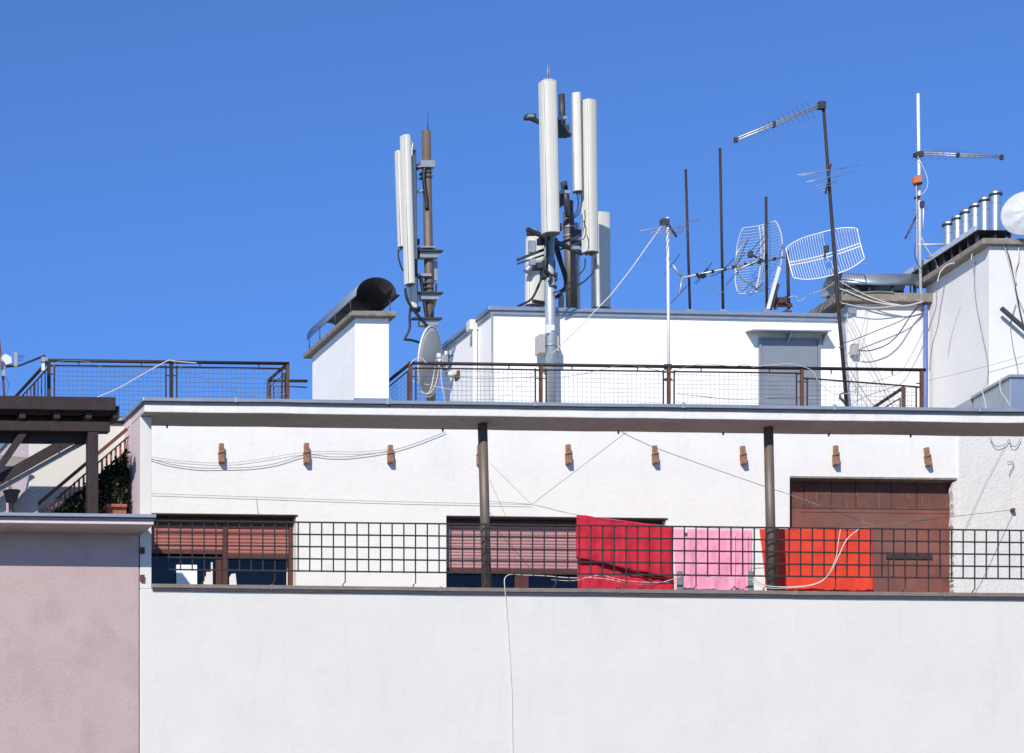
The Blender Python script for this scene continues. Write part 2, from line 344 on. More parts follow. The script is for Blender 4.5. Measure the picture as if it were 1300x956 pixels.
# window 2
f2 = MB().box((W2[0] + .002, yw - .03, W2[2]), (W2[0] + .03, yw + .06, W2[3] - .025)).box((W2[1] - .05, yw - .03, W2[2]), (W2[1] - .002, yw + .06, W2[3] - .025))
f2.box((W2[0] + .03, yw - .025, W2[3] - .09), (W2[1] - .05, yw + .055, W2[3] - .026))
xa, xb = P(655, 735, yw).x, P(672, 735, yw).x
f2.box((xa, yw + .03, W2[2]), (xb, yw + .10, P(660, 712, yw).z))
win2 = MB().box((W2[0] + .004, YW - .01, W2[2] - .03), (W2[1] - .004, yw + .1, W2[2] - .002)).build('window', m_frame, B)
win2['label'] = 'wide window closed by one dusty pink roller shutter'
f2.build('frame', m_frame, win2)
z2 = P(640, 722, yw).z
shutter(W2[0] + .032, W2[1] - .052, z2, W2[3] - .092, yw, m_shut2, win2, .042)
MB().box((W2[0] + .032, yw - .012, z2 - .055), (W2[1] - .052, yw + .02, z2 - .001)).build('bottom_bar', m_frame, win2)
MB().box((W2[0] + .032, yw + .064, W2[2]), (W2[1] - .052, yw + .068, z2 + .1)).build('pane', m_glass, win2)
trim(W2, m_dkframe, B)
# red door
dr = MB().box((DR[0] + .003, yw, DR[2]), (DR[1] - .003, yw + .04, P(1100, 646, yw).z - .004)).build('door', m_doorred, B, .004)
dr['label'] = 'wide faded oxblood wooden door with worn planks at the top'
pk = MB(); n = 6; xs = [DR[0] + .003 + (DR[1] - DR[0] - .006) * t for t in (0, .115, .28, .43, .645, .80, 1)]
for i in range(n): pk.box((xs[i] + .005, yw - .004 - .003 * (i % 2), P(1100, 646, yw).z), (xs[i+1] - .005, yw + .03, DR[3] - .03))
pk.build('top_planks', m_plank, dr)
MB().box((P(1125, 703, yw).x, yw - .02, P(1125, 709.5, yw).z), (P(1183, 703, yw).x, yw - .001, P(1125, 704, yw).z)).build('slot_flap', m_dkframe, dr)
ln = MB()
for x in (1127, 1178): ln.box((P(x, 710, yw).x, yw - .006, Z_PAR - .3), (P(x + 1.2, 710, yw).x, yw - .001, P(x, 710, yw).z))
ln.build('panel_seam', m_dkframe, dr)
MB().box((P(1016, 646, yw).x, yw - .006, P(1016, 650, yw).z), (P(1212, 646, yw).x, yw - .001, P(1016, 648.5, yw).z)).build('ledge', m_doorred, dr)
MB().box((DR[0] + .002, YW - .02, DR[3] - .03), (DR[1] + .015, YW + .2, DR[3] - .003)).build('lintel_trim', m_conc, B, .003)
# ragged reveal beside the door
rg = MB(); pts = [P(1213, 612, YW - .03)]; y = 612
edge = []
while y < 758: edge.append((1210.5 + random.uniform(-2.2, 1.6), y)); y += random.uniform(2.5, 7)
poly = edge + [(1216.5, 758), (1216.5, 612)]
rg.pr(poly, YW - .012, .10); rg.build('broken_plaster_edge', m_rough, B)

# ------------------------------------------------------------------ lower grid railing
R = thing('grid_railing', 'dark iron railing of square grid bars along the top of the white parapet', 'railing', (P(700, 742, .05).x, .05, Z_PAR))
zt = P(200, 661, .05).z; cell = .1535
xs0 = P(199.6, 700, .05).x; N = 79
rows = [zt - i * .157 for i in range(5)]
gr = MB()
for i, z in enumerate(rows): gr.box((xs0 - (0.02 if i else .02), .038, z - .009), (xs0 + N * cell, .052, z + .009))
gr.build('horizontal_bars', m_rail, R)
gv = MB()
for i in range(N + 1): 
    jx = random.uniform(-.003, .003); gv.bar((xs0 + i*cell + jx, .061, rows[-1] - .008), (xs0 + i*cell, .061, rows[0] + .008), .014, .014, (0, 1, 0))
gv.build('vertical_bars', m_rail, R)
for i in range(4, N, 6):
    x = xs0 + i * cell
    MB().wire([], .01) if False else MB().tube([(x, .061, rows[-1]), (x, .061, Z_PAR + .07), (x - .03, .061, Z_PAR + .045), (x - .03, .061, Z_PAR + .002)], .008, 6).build('foot', m_rail, R)

# ------------------------------------------------------------------ upper railings
def panel(xa, xb, zt0, zt1, zb, Y, parent, pitch=.062):
    r = .011
    fr = MB().tube(smooth([Vector((xa, Y, zb)), Vector((xa, Y, zt0 - .04)), Vector((xa + .012, Y, zt0 - .012)), Vector((xa + .04, Y, zt0)), Vector((xb - .04, Y, zt1)), Vector((xb - .012, Y, zt1 - .012)), Vector((xb, Y, zt1 - .04)), Vector((xb, Y, zb)), ], 3), r, 6)
    fr.box((xa, Y - r, zb), (xb, Y + r, zb + .02))
    fo = fr.build('panel_frame', m_railup, parent)
    ms = MB(); n = int((xb - xa) / pitch)
    for i in range(1, n):
        x = xa + (xb - xa) * i / n; ph = random.uniform(0, 6); am = random.uniform(0, .006)
        zz = zt0 + (zt1 - zt0) * (x - xa) / (xb - xa)
        ms.tube([(x + am * math.sin(ph + k), Y, zb + (zz - zb) * k / 5) for k in range(6)], .0022, 4, cap=False)
    k = int((min(zt0, zt1) - zb) / pitch)
    for j in range(1, k + 2):
        ph = random.uniform(0, 6); am = random.uniform(.001, .009)
        pts = []
        for i in range(13):
            x = xa + (xb - xa) * i / 12; z = zb + pitch * j + am * math.sin(ph + i * .8)
            lim = zt0 + (zt1 - zt0) * i / 12
            if z < lim: pts.append((x, Y + .004, z))
        if len(pts) > 2: ms.tube(pts, .0022, 4, cap=False)
    ms.build('wire_mesh', m_wire, fo)
YR = YW + .10
def railing(label, posts, ends, ytop, slopes=None, zb=Z_CURB + .03):
    x0, x1 = ends
    R = thing('mesh_railing', label, 'railing', (P((x0+x1)/2, 500, YR).x, YR, Z_CURB), 'mesh railings of the upper deck')
    zr = P(x0, ytop, YR).z
    h = MB().tube([(P(x0, 460, YR).x - .02, YR, zr), (P(x1, 460, YR).x + .02, YR, zr)], .023, 8); h.build('handrail', m_railup, R)
    for x in posts: MB().box((P(x, 480, YR).x - .021, YR - .02, Z_CURB + .002), (P(x, 480, YR).x + .021, YR + .02, zr - .015)).build('post', m_rust if x > 300 else m_railup, R)
    pairs = list(zip(posts, posts[1:]))
    for i, (a, b) in enumerate(pairs):
        xa, xb = P(a, 480, YR).x + .075, P(b, 480, YR).x - .075
        t0 = t1 = zr - .068
        if slopes and i in slopes: t0 -= slopes[i][0]; t1 -= slopes[i][1]
        panel(xa, xb, t0, t1, zb, YR, R)
        for k in (.22, .78): 
            xx = xa + (xb - xa) * k; MB().box((xx - .006, YR - .006, zr - .072), (xx + .006, YR + .006, zr - .015)).build('lug', m_railup, R)
        for xx, s_ in ((xa, -1), (xb, 1)): MB().box((xx, YR - .006, zr - .19), (xx + s_ * .056, YR + .006, zr - .178)).build('lug', m_railup, R)
    return R, zr
RL, zl = railing('brown mesh railing on the left part of the roof, against open sky', [62, 217.5, 365], (62, 365), 457.5)
RR, zr_ = railing('long brown mesh railing on the right, in front of the rooftop hut', [521, 686.5, 849, 1018, 1170], (521, 1173), 461, {3: (.07, .16)})
# left railing's return with bars, and the stair guard at its right end
xx = P(62, 457, YR).x
MB().tube([(xx, YR, zl), (xx, YR + 2.3, zl)], .023, 8).build('side_handrail', m_railup, RL)
MB().tube([(xx, YR, zl - .09), (xx, YR + 2.3, zl - .09)], .011, 6).build('side_rail', m_railup, RL)
sb = MB()
for i in range(1, 12): sb.tube([(xx, YR + i * .19, Z_CURB), (xx, YR + i * .19, zl - .09)], .009 if i % 4 else .018, 6)
sb.build('side_bars', m_railup, RL)
xe = P(365, 457, YR).x
MB().tube([(xe, YR, zl), (xe, YR + .82, zl)], .021, 8).tube([(xe, YR + .82, zl), (P(390, 485, YR + .82).x, YR + .82, zl)], .021, 8).build('guard_handrail', m_railup, RL)
MB().box((xe - .02, YR + .80, Z_UP), (xe + .02, YR + .84, zl - .01)).build('post', m_rust, RL)
gm = MB().tube([(xe, YR + .1, Z_CURB), (xe, YR + .1, zl - .1), (xe, YR + .74, zl - .1), (xe, YR + .74, Z_CURB)], .01, 6)
xg = P(390, 485, YR + .82).x
gm.tube([(xe + .07, YR + .82, Z_CURB), (xe + .07, YR + .82, zl - .075), (xg, YR + .82, zl - .085)], .01, 6)
gf = gm.build('guard_frame', m_railup, RL)
gw = MB()
for i in range(1, 11): gw.tube([(xe, YR + .1 + i*.058, Z_CURB), (xe, YR + .1 + i*.058, zl - .1)], .0022, 4)
for i in range(10): gw.tube([(xe, YR + .1, Z_CURB + .06*i), (xe, YR + .74, Z_CURB + .06*i)], .0022, 4)
for i in range(5): gw.tube([(xe + .1 + i*.055, YR + .82, Z_CURB + .1), (xe + .12 + i*.05, YR + .82, zl - .12 - .03*i)], .0022, 4)
gw.build('wire_mesh', m_wire, gf)
# right railing's left return
xe = P(521, 461, YR).x
MB().tube([(xe, YR, zr_), (xe, YR + 1.5, zr_)], .023, 8).build('side_handrail', m_railup, RR)
gf = MB().tube([(xe, YR + .1, Z_CURB), (xe, YR + .1, zr_ - .08), (xe, YR + 1.4, zr_ - .08), (xe, YR + 1.4, Z_CURB)], .011, 6).build('side_frame', m_railup, RR)
gw = MB()
for i in range(1, 22): gw.tube([(xe, YR + .1 + i*.06, Z_CURB), (xe, YR + .1 + i*.06, zr_ - .08)], .0022, 4)
for i in range(1, 14): gw.tube([(xe, YR + .1, Z_CURB + .062*i), (xe, YR + 1.4, Z_CURB + .062*i)], .0022, 4)
gw.build('wire_mesh', m_wire, gf)
# stair guard on the right
a = P(1147, 492, 3.4); g1 = thing('stair_guard', 'short rusty guard rail slanting back from a post behind the right railing', 'railing', (a.x, 3.4, Z_UP))
MB().box((a.x - .022, 3.38, Z_UP), (a.x + .022, 3.42, a.z)).build('post', m_rust, g1)
MB().tube([a, a + Vector((-.0, 1.7, -.05))], .024, 8).build('handrail', m_railup, g1)
MB().tube([a + Vector((0, .1, -.6)), a + Vector((0, .1, -.12)), a + Vector((0, 1.6, -.12))], .011, 6).build('frame', m_railup, g1)

# ------------------------------------------------------------------ left neighbour: wing, pink house, terrace things
XW0 = P(37, 600, .75).x
Wg = thing('stair_wing', 'white rendered wing with pink flank behind the garden stair', 'building', ((XW0 + XL) / 2, 2, 0))
s = MB(); s.prism([(XW0, .752, 0), (XL + .158, .752, 0), (XL + .158, 9, 0), (XW0, 9, 0)], (0, 0, Z_BT - .0), 0, {3: 1}); s.build('walls', [m_plaster_l, m_pinkl], Wg, .01)
MB().box((XW0 - .03, .70, Z_BT + .002), (XL - .034, 9, Z_BT + .045)).build('roof_flashing', m_zinc, Wg)
MB().box((XW0 - .02, .735, Z_BT - .045), (XL - .02, .751, Z_BT + .001)).build('flashing_drip', m_zincd, Wg)
XH = P(-160, 700, 0).x; YE = -.5; ZE = P(100, 652.5, YE).z
Pk = thing('pink_house', 'pink rendered house wall with projecting eave left of the white parapet', 'building', ((XH + XL) / 2, 3, 0))
MB().box((XH, .004, 0), (XL - .012, .25, ZE - .05)).build('wall', m_pink, Pk, .01)
MB().box((XL - .011, .03, 0), (XL - .001, .2, ZE - .2)).build('joint', m_dkframe, Pk)
XR = P(195.5, 655, YE).x
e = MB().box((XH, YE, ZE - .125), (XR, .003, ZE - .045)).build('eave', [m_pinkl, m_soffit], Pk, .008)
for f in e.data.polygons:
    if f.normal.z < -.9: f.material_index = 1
MB().box((XH, YE - .02, ZE - .075), (XR + .01, .003, ZE - .047)).build('eave_drip', m_zincd, Pk)
MB().box((XH, YE - .04, ZE - .044), (XR + .02, .003, ZE)).build('eave_flashing', m_zinc, Pk, .006)
for y in (699, 734):
    a = P(180, y, -.01); MB().box(a + Vector((-.02, -.025, -.04)), a + Vector((.03, .012, .04))).build('pipe_clip', m_rust, Pk)
struct(MB().box((XH, .26, ZE - 1.3), (XL - .002, .74, ZE - 1.2)).build('garden_terrace', m_floor))
# stair with balusters
st = thing('garden_stair', 'outdoor stair with rust-orange balusters climbing right against the white wall', 'stair', (P(110, 650, .5).x, .5, ZE - 1.2))
YS = .46
a, c = P(47, 641, YS), P(161, 545, YS); MB().bar(a, c, .05, .045).build('handrail', m_rust, st)
def lerp(p, q, t): return p + (q - p) * t
for dy, nm in ((11, 'upper_rail'), (27, 'lower_rail')):
    p, q = P(49 + dy * .25, 641 + dy * .9, YS), P(161, 545 + dy, YS); MB().bar(p + Vector((0, -.03, 0)), q + Vector((0, -.03, 0)), .022, .022).build(nm, m_dkframe, st)
for i in range(19):
    t = (i + .6) / 19; p = lerp(P(50, 650, YS), P(161, 556, YS), t)
    MB().bar(p + Vector((0, -.005, -.56)), p, .02, .032, (0, 1, 0)).build('baluster', m_orail, st)
sp = MB()
p, q = P(60, 690, YS + .06), P(165, 598, YS + .06); sp.bar(p, q, .05, .22); sp.build('stringer', m_pergola, st)
ss = MB()
for i in range(10):
    t = i / 10; p = lerp(P(60, 676, .6), P(161, 588, .6), t); ss.box((p.x, .56, p.z - .05), (p.x + .16, .74, p.z))
ss.build('steps', m_greywall, st)
# planting under the stair
def foliage(name, label, pixpoly_fn, n, m, Y0, Y1, size=.05, cat='plant', trunk=None):
    s = MB()
    for i in range(n):
        x, y = pixpoly_fn(); Y = random.uniform(Y0, Y1); c = P(x, y, Y)
        d = Vector((random.uniform(-1, 1), random.uniform(-1, 1), random.uniform(-1, .6))).normalized()
        u = d.cross(Vector((0, 0, 1))).normalized(); sz = size * random.uniform(.5, 1.2)
        vs = [s.bm.verts.new(c), s.bm.verts.new(c + d * sz * .5 + u * sz * .28), s.bm.verts.new(c + d * sz), s.bm.verts.new(c + d * sz * .5 - u * sz * .28)]
        s.face(vs)
    t = thing(name, label, cat, P(120, 700, .3)); s.build('leaves', m, t)
    st_ = MB()
    for i in range(trunk or 5):
        x, y = pixpoly_fn(); b0 = P(x - random.uniform(-6, 6), 700, (Y0 + Y1)/2); st_.tube(smooth([b0, P(x + random.uniform(-3, 3), (y + 690) / 2, (Y0+Y1)/2), P(x, y, (Y0+Y1)/2)], 4), .008, 5, .003)
    st_.build('stems', m_mastb, t); return t
def tri1():
    while True:
        x, y = random.uniform(62, 161), random.uniform(560, 668)
        lim = 658 - (x - 62) * .86 + 4 * math.sin(x * .5)
        if y > lim: return x, y
foliage('climbing_plant', 'dark dense climber filling the space below the garden stair', tri1, 5200, m_leaf, .30, .44, .075)
foliage('potted_shrub', 'sparse olive green shrub leaves growing above the terracotta trough', lambda: (random.gauss(146, 8), random.gauss(628, 11)), 240, m_leaf2, .14, .26, .07)
tr = thing('planter_trough', 'terracotta trough on the left terrace beside the pillar', 'planter', P(150, 660, .2))
a, c = P(136.5, 641, .12), P(161, 690, .12); 
MB().prism([(a.x + .05, .14, c.z), (c.x, .14, c.z), (c.x + .0, .14, a.z - .03), (a.x + .02, .14, a.z - .03)], (0, .2, 0)).build('trough', m_terra, tr)
MB().box((a.x - .02, .10, a.z - .03), (c.x, .36, a.z + .01)).build('rim', m_terra, tr, .006)
# pergola
pg = thing('pergola', 'dark brown timber pergola on the left roof terrace', 'pergola', P(118, 652, -.35))
XP0 = P(-120, 600, 0).x
def pbeam(nm, x1, yt, yb, Y, d):
    a, c = P(x1, yt, Y), P(x1, yb, Y); return MB().box((XP0, Y, c.z), (a.x, Y + d, a.z)).build(nm, m_pergola, pg, .008)
pbeam('fascia_board', 147, 504, 521, -.47, .05)
pbeam('header_beam', 140, 535.5, 548, -.37, .13)
pbeam('upper_purlin', 152, 515, 527, -.36, .06)
pbeam('rear_beam', 110, 549, 563, -.22, .06)
a, c = P(112, 548, -.36), P(125, 652, -.36); MB().box((a.x, -.36, ZE + .002), (c.x, -.24, a.z)).build('post', m_pergola, pg, .008)
for i, x in enumerate((22, 66, 106, 141, -15, -60)):
    a = P(x, 523, -.3); MB().box((a.x, -.41, a.z - .11), (a.x + .08, -.14, a.z)).build('rafter', m_pergola, pg, .006)
pbeam('rear_board', 147, 517, 537, -.19, .03)
rf = MB(); zt_ = P(100, 521, -.41).z
for i in range(2): rf.box((XP0, -.41 + i*.12, zt_ - .018), (P(147, 600, -.3).x, -.41 + i*.12 + .10, zt_))
rf.build('roof_slats', m_pergola, pg)
MB().bar(P(-20, 620, -.2), P(106, 549, -.2), .05, .13).build('brace', m_pergola, pg)
MB().bar(P(-20, 632, -.16), P(106, 561.5, -.16), .012, .06).build('brace_strip', m_greywall, pg)
for x, y in ((75, 571), (92, 561), (108, 552)):
    a = P(x, y, -.22); MB().box(a + Vector((-.009, -.01, -.04)), a + Vector((.009, .01, .06))).build('dowel', m_pergola, pg)
MB().bar(P(-5, 600, -.3), P(30, 549, -.3), .05, .09).build('short_brace', m_pergola, pg)
aw = MB().pr([(-40, 574), (36, 581), (3, 604), (-40, 612)], .52, .04); tag(aw.build('awning_sheet', m_greywall), 'grey sheet awning hanging under the pergola at the far left', 'awning')
lw = MB().pr([(17, 700), (17, 634), (37, 619.5), (48.5, 634), (48.5, 700)], .22, .25); tag(lw.build('gabled_wall', m_greywall, bevel=.01), 'low grey wall with a pointed top below the pergola', 'wall')
lw = MB().pr([(-30, 700), (-30, 606), (0, 616), (8, 632), (8, 700)], .05, .3); tag(lw.build('low_wall', m_greywall, bevel=.01), 'stub of grey wall at the left picture edge below the pergola', 'wall')
ps = thing('plant_stand', 'thin rust-coloured stand holding a black pot at the far left', 'stand', P(15, 690, .1))
MB().tube([P(12, 606, .1), P(14.5, 700, .1)], .022, 8).build('pole', m_orail, ps)
MB().revolve([(0, 0), (.07, 0), (.11, .12), (.12, .12), (.12, .135), (0, .135)], P(14, 637, .08), (0, 0, 1), 16).build('pot', m_dksteel, ps)
MB().tube([P(7, 622.5, .1), P(24, 622.5, .1)], .012, 6).build('arm', m_dksteel, ps)
# far left mast with boxes
fm = thing('antenna_mast', 'thin rusty mast at the left picture edge carrying a white box and a boom', 'mast', P(7, 510, 2.7))
MB().tube([P(-2, 425, 2.7), P(4, 480, 2.7), P(8, 560, 2.7)], .016, 8).build('pole', m_rust, fm)
bx = MB().pr([(2.5, 452), (7, 449), (14.5, 453.5), (15, 460.5), (8, 463), (3.5, 457)], 2.6, .10).build('box', m_whitem, fm)
MB().wire([(8, 465.5), (25, 464), (57, 451.5)], .016, 2.68, 6, 0).build('boom', m_dksteel, fm)
MB().rect(18, 447, 22, 465, 2.64, .05).build('receiver', m_alu, fm)
el = MB()
for y in (452, 454.5, 457.5): el.tube([P(22, y, 2.66), P(30, y - .6, 2.66)], .004, 4)
el.build('elements', m_dksteel, fm)
MB().rect(3, 469.5, 6.5, 477, 2.62, .08).build('amplifier', m_alu, fm)
MB().wire([(7, 478), (11, 488), (9, 498), (6, 503)], .003, 2.66).build('lead', m_black, fm)
jb = thing('junction_clamp', 'cluster of grey clamps and connectors on the corner of the left mesh railing', 'clamp', P(56, 470, 2.4))
MB().rect(53, 453, 57, 459, 2.4, .06).build('clamp', m_alu, jb); MB().rect(53.5, 461, 57, 470, 2.42, .05).build('connector', m_whitem, jb); MB().rect(56.5, 454.5, 60.5, 458, 2.41, .05).build('clamp', m_galv, jb)

# ------------------------------------------------------------------ left chimney
YC = YW + .15
xa, xb = P(451, 450, YC).x, P(494, 450, YC).x
ch = thing('chimney', 'white rectangular chimney with concrete cap and black half-round hood', 'chimney', ((xa + xb) / 2, YC + .9, Z_UP), 'rooftop chimneys')
zc0, zc1 = P(475, 401, YC - .1).z, P(475, 394.5, YC - .1).z
MB().box((xa, YC, Z_UP), (xb, YC + 1.8, zc0)).build('stack', m_white, ch, .008)
MB().box((P(446.5, 400, YC-.1).x, YC - .1, zc0 + .001), (P(504, 400, YC-.1).x, YC + 1.95, zc1)).build('cap', m_conc, ch, .01)
MB().box((P(449, 508, YC).x, YC - .06, P(470, 511, YC).z), (xb + .02, YC + .0, P(470, 507, YC).z)).build('base_flashing', m_sheet, ch)
def arch_y(xc, zc, r, h, y0, y1, th=.008, n=20, flare=.05):
    s = MB(); out = []; inn = []
    for i in range(n + 1):
        a = math.pi * i / n; out.append((xc + r * math.cos(a), zc + h * math.sin(a))); inn.append((xc + (r - th) * math.cos(a), zc + (h - th) * math.sin(a)))
    out = [(xc + r + flare, zc - .01)] + out + [(xc - r - .0, zc - .03)]; inn = [(xc + r + flare, zc - .018)] + inn + [(xc - r + th, zc - .03)]
    prev = None
    for Yk in (y0, y1):
        ring = [s.bm.verts.new((x, Yk, z)) for x, z in out + inn[::-1]]
        s.face(ring) if False else None
        if prev:
            for i in range(len(ring)): j = (i + 1) % len(ring); s.face([prev[i], prev[j], ring[j], ring[i]], 1 if i < len(ring) // 2 - 1 else 0, True)
        k = len(out)
        for i in range(k - 1): s.face([ring[i], ring[i+1], ring[2*k - 2 - i], ring[2*k - 1 - i]])
        prev = ring
    return s
p = P(475.5, 375, YC - .15); hd = arch_y(p.x, p.z, .275, .225, YC - .22, YC + 1.85).build('hood', [m_sheetd, m_sheet], ch)
for k, yy in enumerate((YC + .02, YC + .65, YC + 1.3, YC + 1.75)):
    s = MB(); s.tube([(p.x - .27, yy, zc1), (p.x - .272, yy, p.z)], .007, 5); s.tube([(p.x + .27, yy, zc1), (p.x + .272, yy, p.z)], .007, 5)
    s.tube([(p.x + .27 * math.cos(math.pi * i / 12), yy, p.z + .22 * math.sin(math.pi * i / 12)) for i in range(13)], .006, 5)
    s.build('hoop', m_dksteel, hd)

# ------------------------------------------------------------------ rooftop hut
YH = 6.0
hut = thing('rooftop_hut', 'low white rooftop building with grey steel door and metal-edged flat roof', 'building', P(850, 520, YH + 1))
xh0, xh1 = P(624, 450, YH).x, P(1078, 450, YH).x
zh0, zh1 = P(625, 395, YH).z, P(1078, 404.5, YH).z
MB().prism([(xh0, YH, Z_UP), (xh1, YH, Z_UP), (xh1, YH, zh1), (xh0, YH, zh0)], (0, 1.95, 0)).build('walls', m_white, hut, .006)
dz = .055
MB().prism([(xh0 - .06, YH - .06, zh0 + .002), (xh1, YH - .06, zh1 + .002), (xh1, YH - .06, zh1 + dz), (xh0 - .06, YH - .06, zh0 + dz)], (0, 2.1, 0)).build('roof_edge', m_sheet, hut, .006)
MB().prism([(xh0 - .03, YH - .03, zh0 - .05), (xh1, YH - .03, zh1 - .05), (xh1, YH - .03, zh1 + .001), (xh0 - .03, YH - .03, zh0 + .001)], (0, 2.02, 0)).build('roof_drip', m_zinc, hut)
a, c = P(966, 431, YH - .02), P(1037.5, 520, YH - .02)
dd = MB().box((a.x, YH - .03, Z_UP + .01), (c.x, YH - .002, a.z)).build('door', m_door, hut, .004)
ff = MB().box((a.x - .03, YH - .05, Z_UP + .01), (a.x - .001, YH - .002, a.z + .03)).box((c.x + .001, YH - .05, Z_UP + .01), (c.x + .03, YH - .002, a.z + .03)).box((a.x, YH - .05, a.z + .001), (c.x, YH - .002, a.z + .03))
ff.build('door_frame', m_door, dd)
MB().box((c.x - .08, YH - .06, Z_UP + 1.0), (c.x - .05, YH - .03, Z_UP + 1.12)).build('handle', m_dksteel, dd)
a, c = P(955, 421, YH - .2), P(1053, 419, YH - .2)
cp = MB(); cp.prism([(a.x - .02, YH - .22, a.z + .01), (a.x, YH - .22, a.z + .03), (a.x, YH, a.z + .075), (a.x - .02, YH, a.z + .05)], (c.x - a.x + .04, 0, 0))
cn = cp.build('canopy', m_sheet, hut, .003)
for x in (998, 1043):
    q = P(x, 425, YH); MB().prism([(q.x, YH - .001, a.z + .03), (q.x, YH - .18, a.z + .012), (q.x, YH - .001, a.z - .12)], (.02, 0, 0)).build('bracket', m_galv, cn)
# downpipe and hopper on the hut's side
xs_ = xh0
hp = MB().box((xs_ - .13, YH + .50, P(600, 418, YH + .5).z), (xs_ - .001, YH + .66, P(600, 405, YH + .5).z)).build('rain_hopper', m_whitem, hut, .01)
MB().tube([(xs_ - .05, YH + .53, Z_UP), (xs_ - .05, YH + .53, P(600, 418, YH + .5).z)], .035, 10).build('downpipe', m_whitem, hut)
MB().tube([(xs_ + .0, YH - .02, Z_UP), (xs_ + .0, YH - .02, zh0 - .05)], .012, 6).build('corner_wire', m_alu, hut)

# right small chimney
YK = 5.9
sc = thing('chimney', 'white chimney block with mossy slab and bluish half-round hood joined to the hut', 'chimney', P(1120, 520, YK + .3), 'rooftop chimneys')
xk0, xk1 = P(1077, 450, YK).x, P(1180, 450, YK).x
zk = P(1120, 384, YK).z
MB().box((xk0, YK, Z_UP), (xk1, YK + .95, zk - .02)).build('stack', m_block, sc, .006)
MB().box((P(1064, 380, YK - .12).x, YK - .12, zk - .018), (xk1, YK + 1.1, zk + .11)).build('cap', m_conc, sc, .012)
hx0, hx1 = P(1066, 360, 6.05).x, P(1171, 360, 6.05).x
zb_ = P(1110, 362.5, 6.05).z; n = 18; s = MB(); prev = None
prof = [(6.35 - .33 * math.cos(math.pi*i/n), zb_ + .25 * math.sin(math.pi*i/n)) for i in range(n+1)]
prof2 = [(6.35 - .32 * math.cos(math.pi*i/n), zb_ + .24 * math.sin(math.pi*i/n)) for i in range(n+1)]
loop = prof + prof2[::-1]
A_ = [s.bm.verts.new((hx0, y, z)) for y, z in loop]; B_ = [s.bm.verts.new((hx1, y, z)) for y, z in loop]
for i in range(len(loop)): j = (i+1) % len(loop); s.face([A_[i], A_[j], B_[j], B_[i]], 0, True)
for i in range(n):
    s.face([A_[i], A_[i+1], A_[2*n - i], A_[2*n + 1 - i]]); s.face([B_[i], B_[i+1], B_[2*n - i], B_[2*n + 1 - i]])
hk = s.build('hood', m_sheet, sc)
s = MB()
for k in range(4):
    x = hx0 + .1 + (hx1 - hx0 - .2) * k / 3; s.box((x - .02, 6.06, zk + .11), (x + .02, 6.09, zb_ + .02)); s.box((x - .02, 6.62, zk + .11), (x + .02, 6.65, zb_ + .02))
s.box((hx0 + .25, 6.2, zk + .112), (hx1 - .2, 6.5, zb_ - .02)); s.build('flue_box', m_sheetd, sc)
MB().pr([(1077, 388), (1087, 384), (1087, 398), (1077, 402)], YK - .03, .02).build('side_flashing', m_zinc, sc)

# right tall block
YB = 4.1
bl = thing('chimney_block', 'tall white chimney block with concrete slab at the right picture edge', 'chimney', P(1290, 520, YB + .8), 'rooftop chimneys')
xq = P(1256, 400, YB).x; zq = P(1256, 312, YB).z
MB().box((xq, YB, Z_UP), (xq + 2.2, YB + 1.9, zq)).build('stack', m_block, bl, .008)
MB().box((xq - .13, YB - .08, zq + .001), (xq + 2.3, YB + 1.98, zq + .085)).build('cap', m_conc, bl, .012)
# metal tray over the slab with six flues
ty = thing('flue_cowl', 'blue-grey metal tray on stilts above the slab of the right chimney block', 'cowl', (xq + .3, YB + 1, zq + .086))
def side(x, y):                                  # point on the block's left flank
    d = FW + RT * ((x - PX) / F) + UP * ((PY - y) / F); t = (xq - .012 - CAM.x) / d.x; return CAM + d * t
zt2 = side(1238, 291).z - .03
MB().box((xq - .02, YB + .35, zt2), (xq + .55, YB + 2.55, zt2 + .012)).build('tray', m_sheetd, ty)
MB().box((xq - .04, YB + .33, zt2 - .012), (xq - .021, YB + 2.57, zt2 + .065)).build('lip', m_zincl, ty, .003)
s = MB()
for k in range(7): s.box((xq + .02, YB + .42 + k * .24, zq + .087), (xq + .06, YB + .45 + k * .24, zt2 - .001)); s.box((xq + .48, YB + .42 + k * .24, zq + .087), (xq + .52, YB + .45 + k * .24, zt2 - .001))
s.box((xq + .28, YB + .40, zq + .087), (xq + .30, YB + 1.9, zt2 - .001)); s.build('stilts', m_dksteel, ty)
MB().tube([(xq - .01, YB + 2.35, zq - .0), (xq - .01, YB + 2.35, zt2)], .012, 6).build('rear_leg', m_galv, ty)
flue_tops = [(1264, 245), (1250.4, 253.5), (1238.4, 261), (1226.7, 268.6), (1216, 275.5), (1204, 283)]
words = ['tallest stainless flue, nearest the white dish', 'second stainless flue from the white dish', 'third stainless flue from the white dish', 'third stainless flue from the left end of the row', 'second stainless flue from the left end of the row', 'leftmost stainless flue of the row on the tray']
base = None
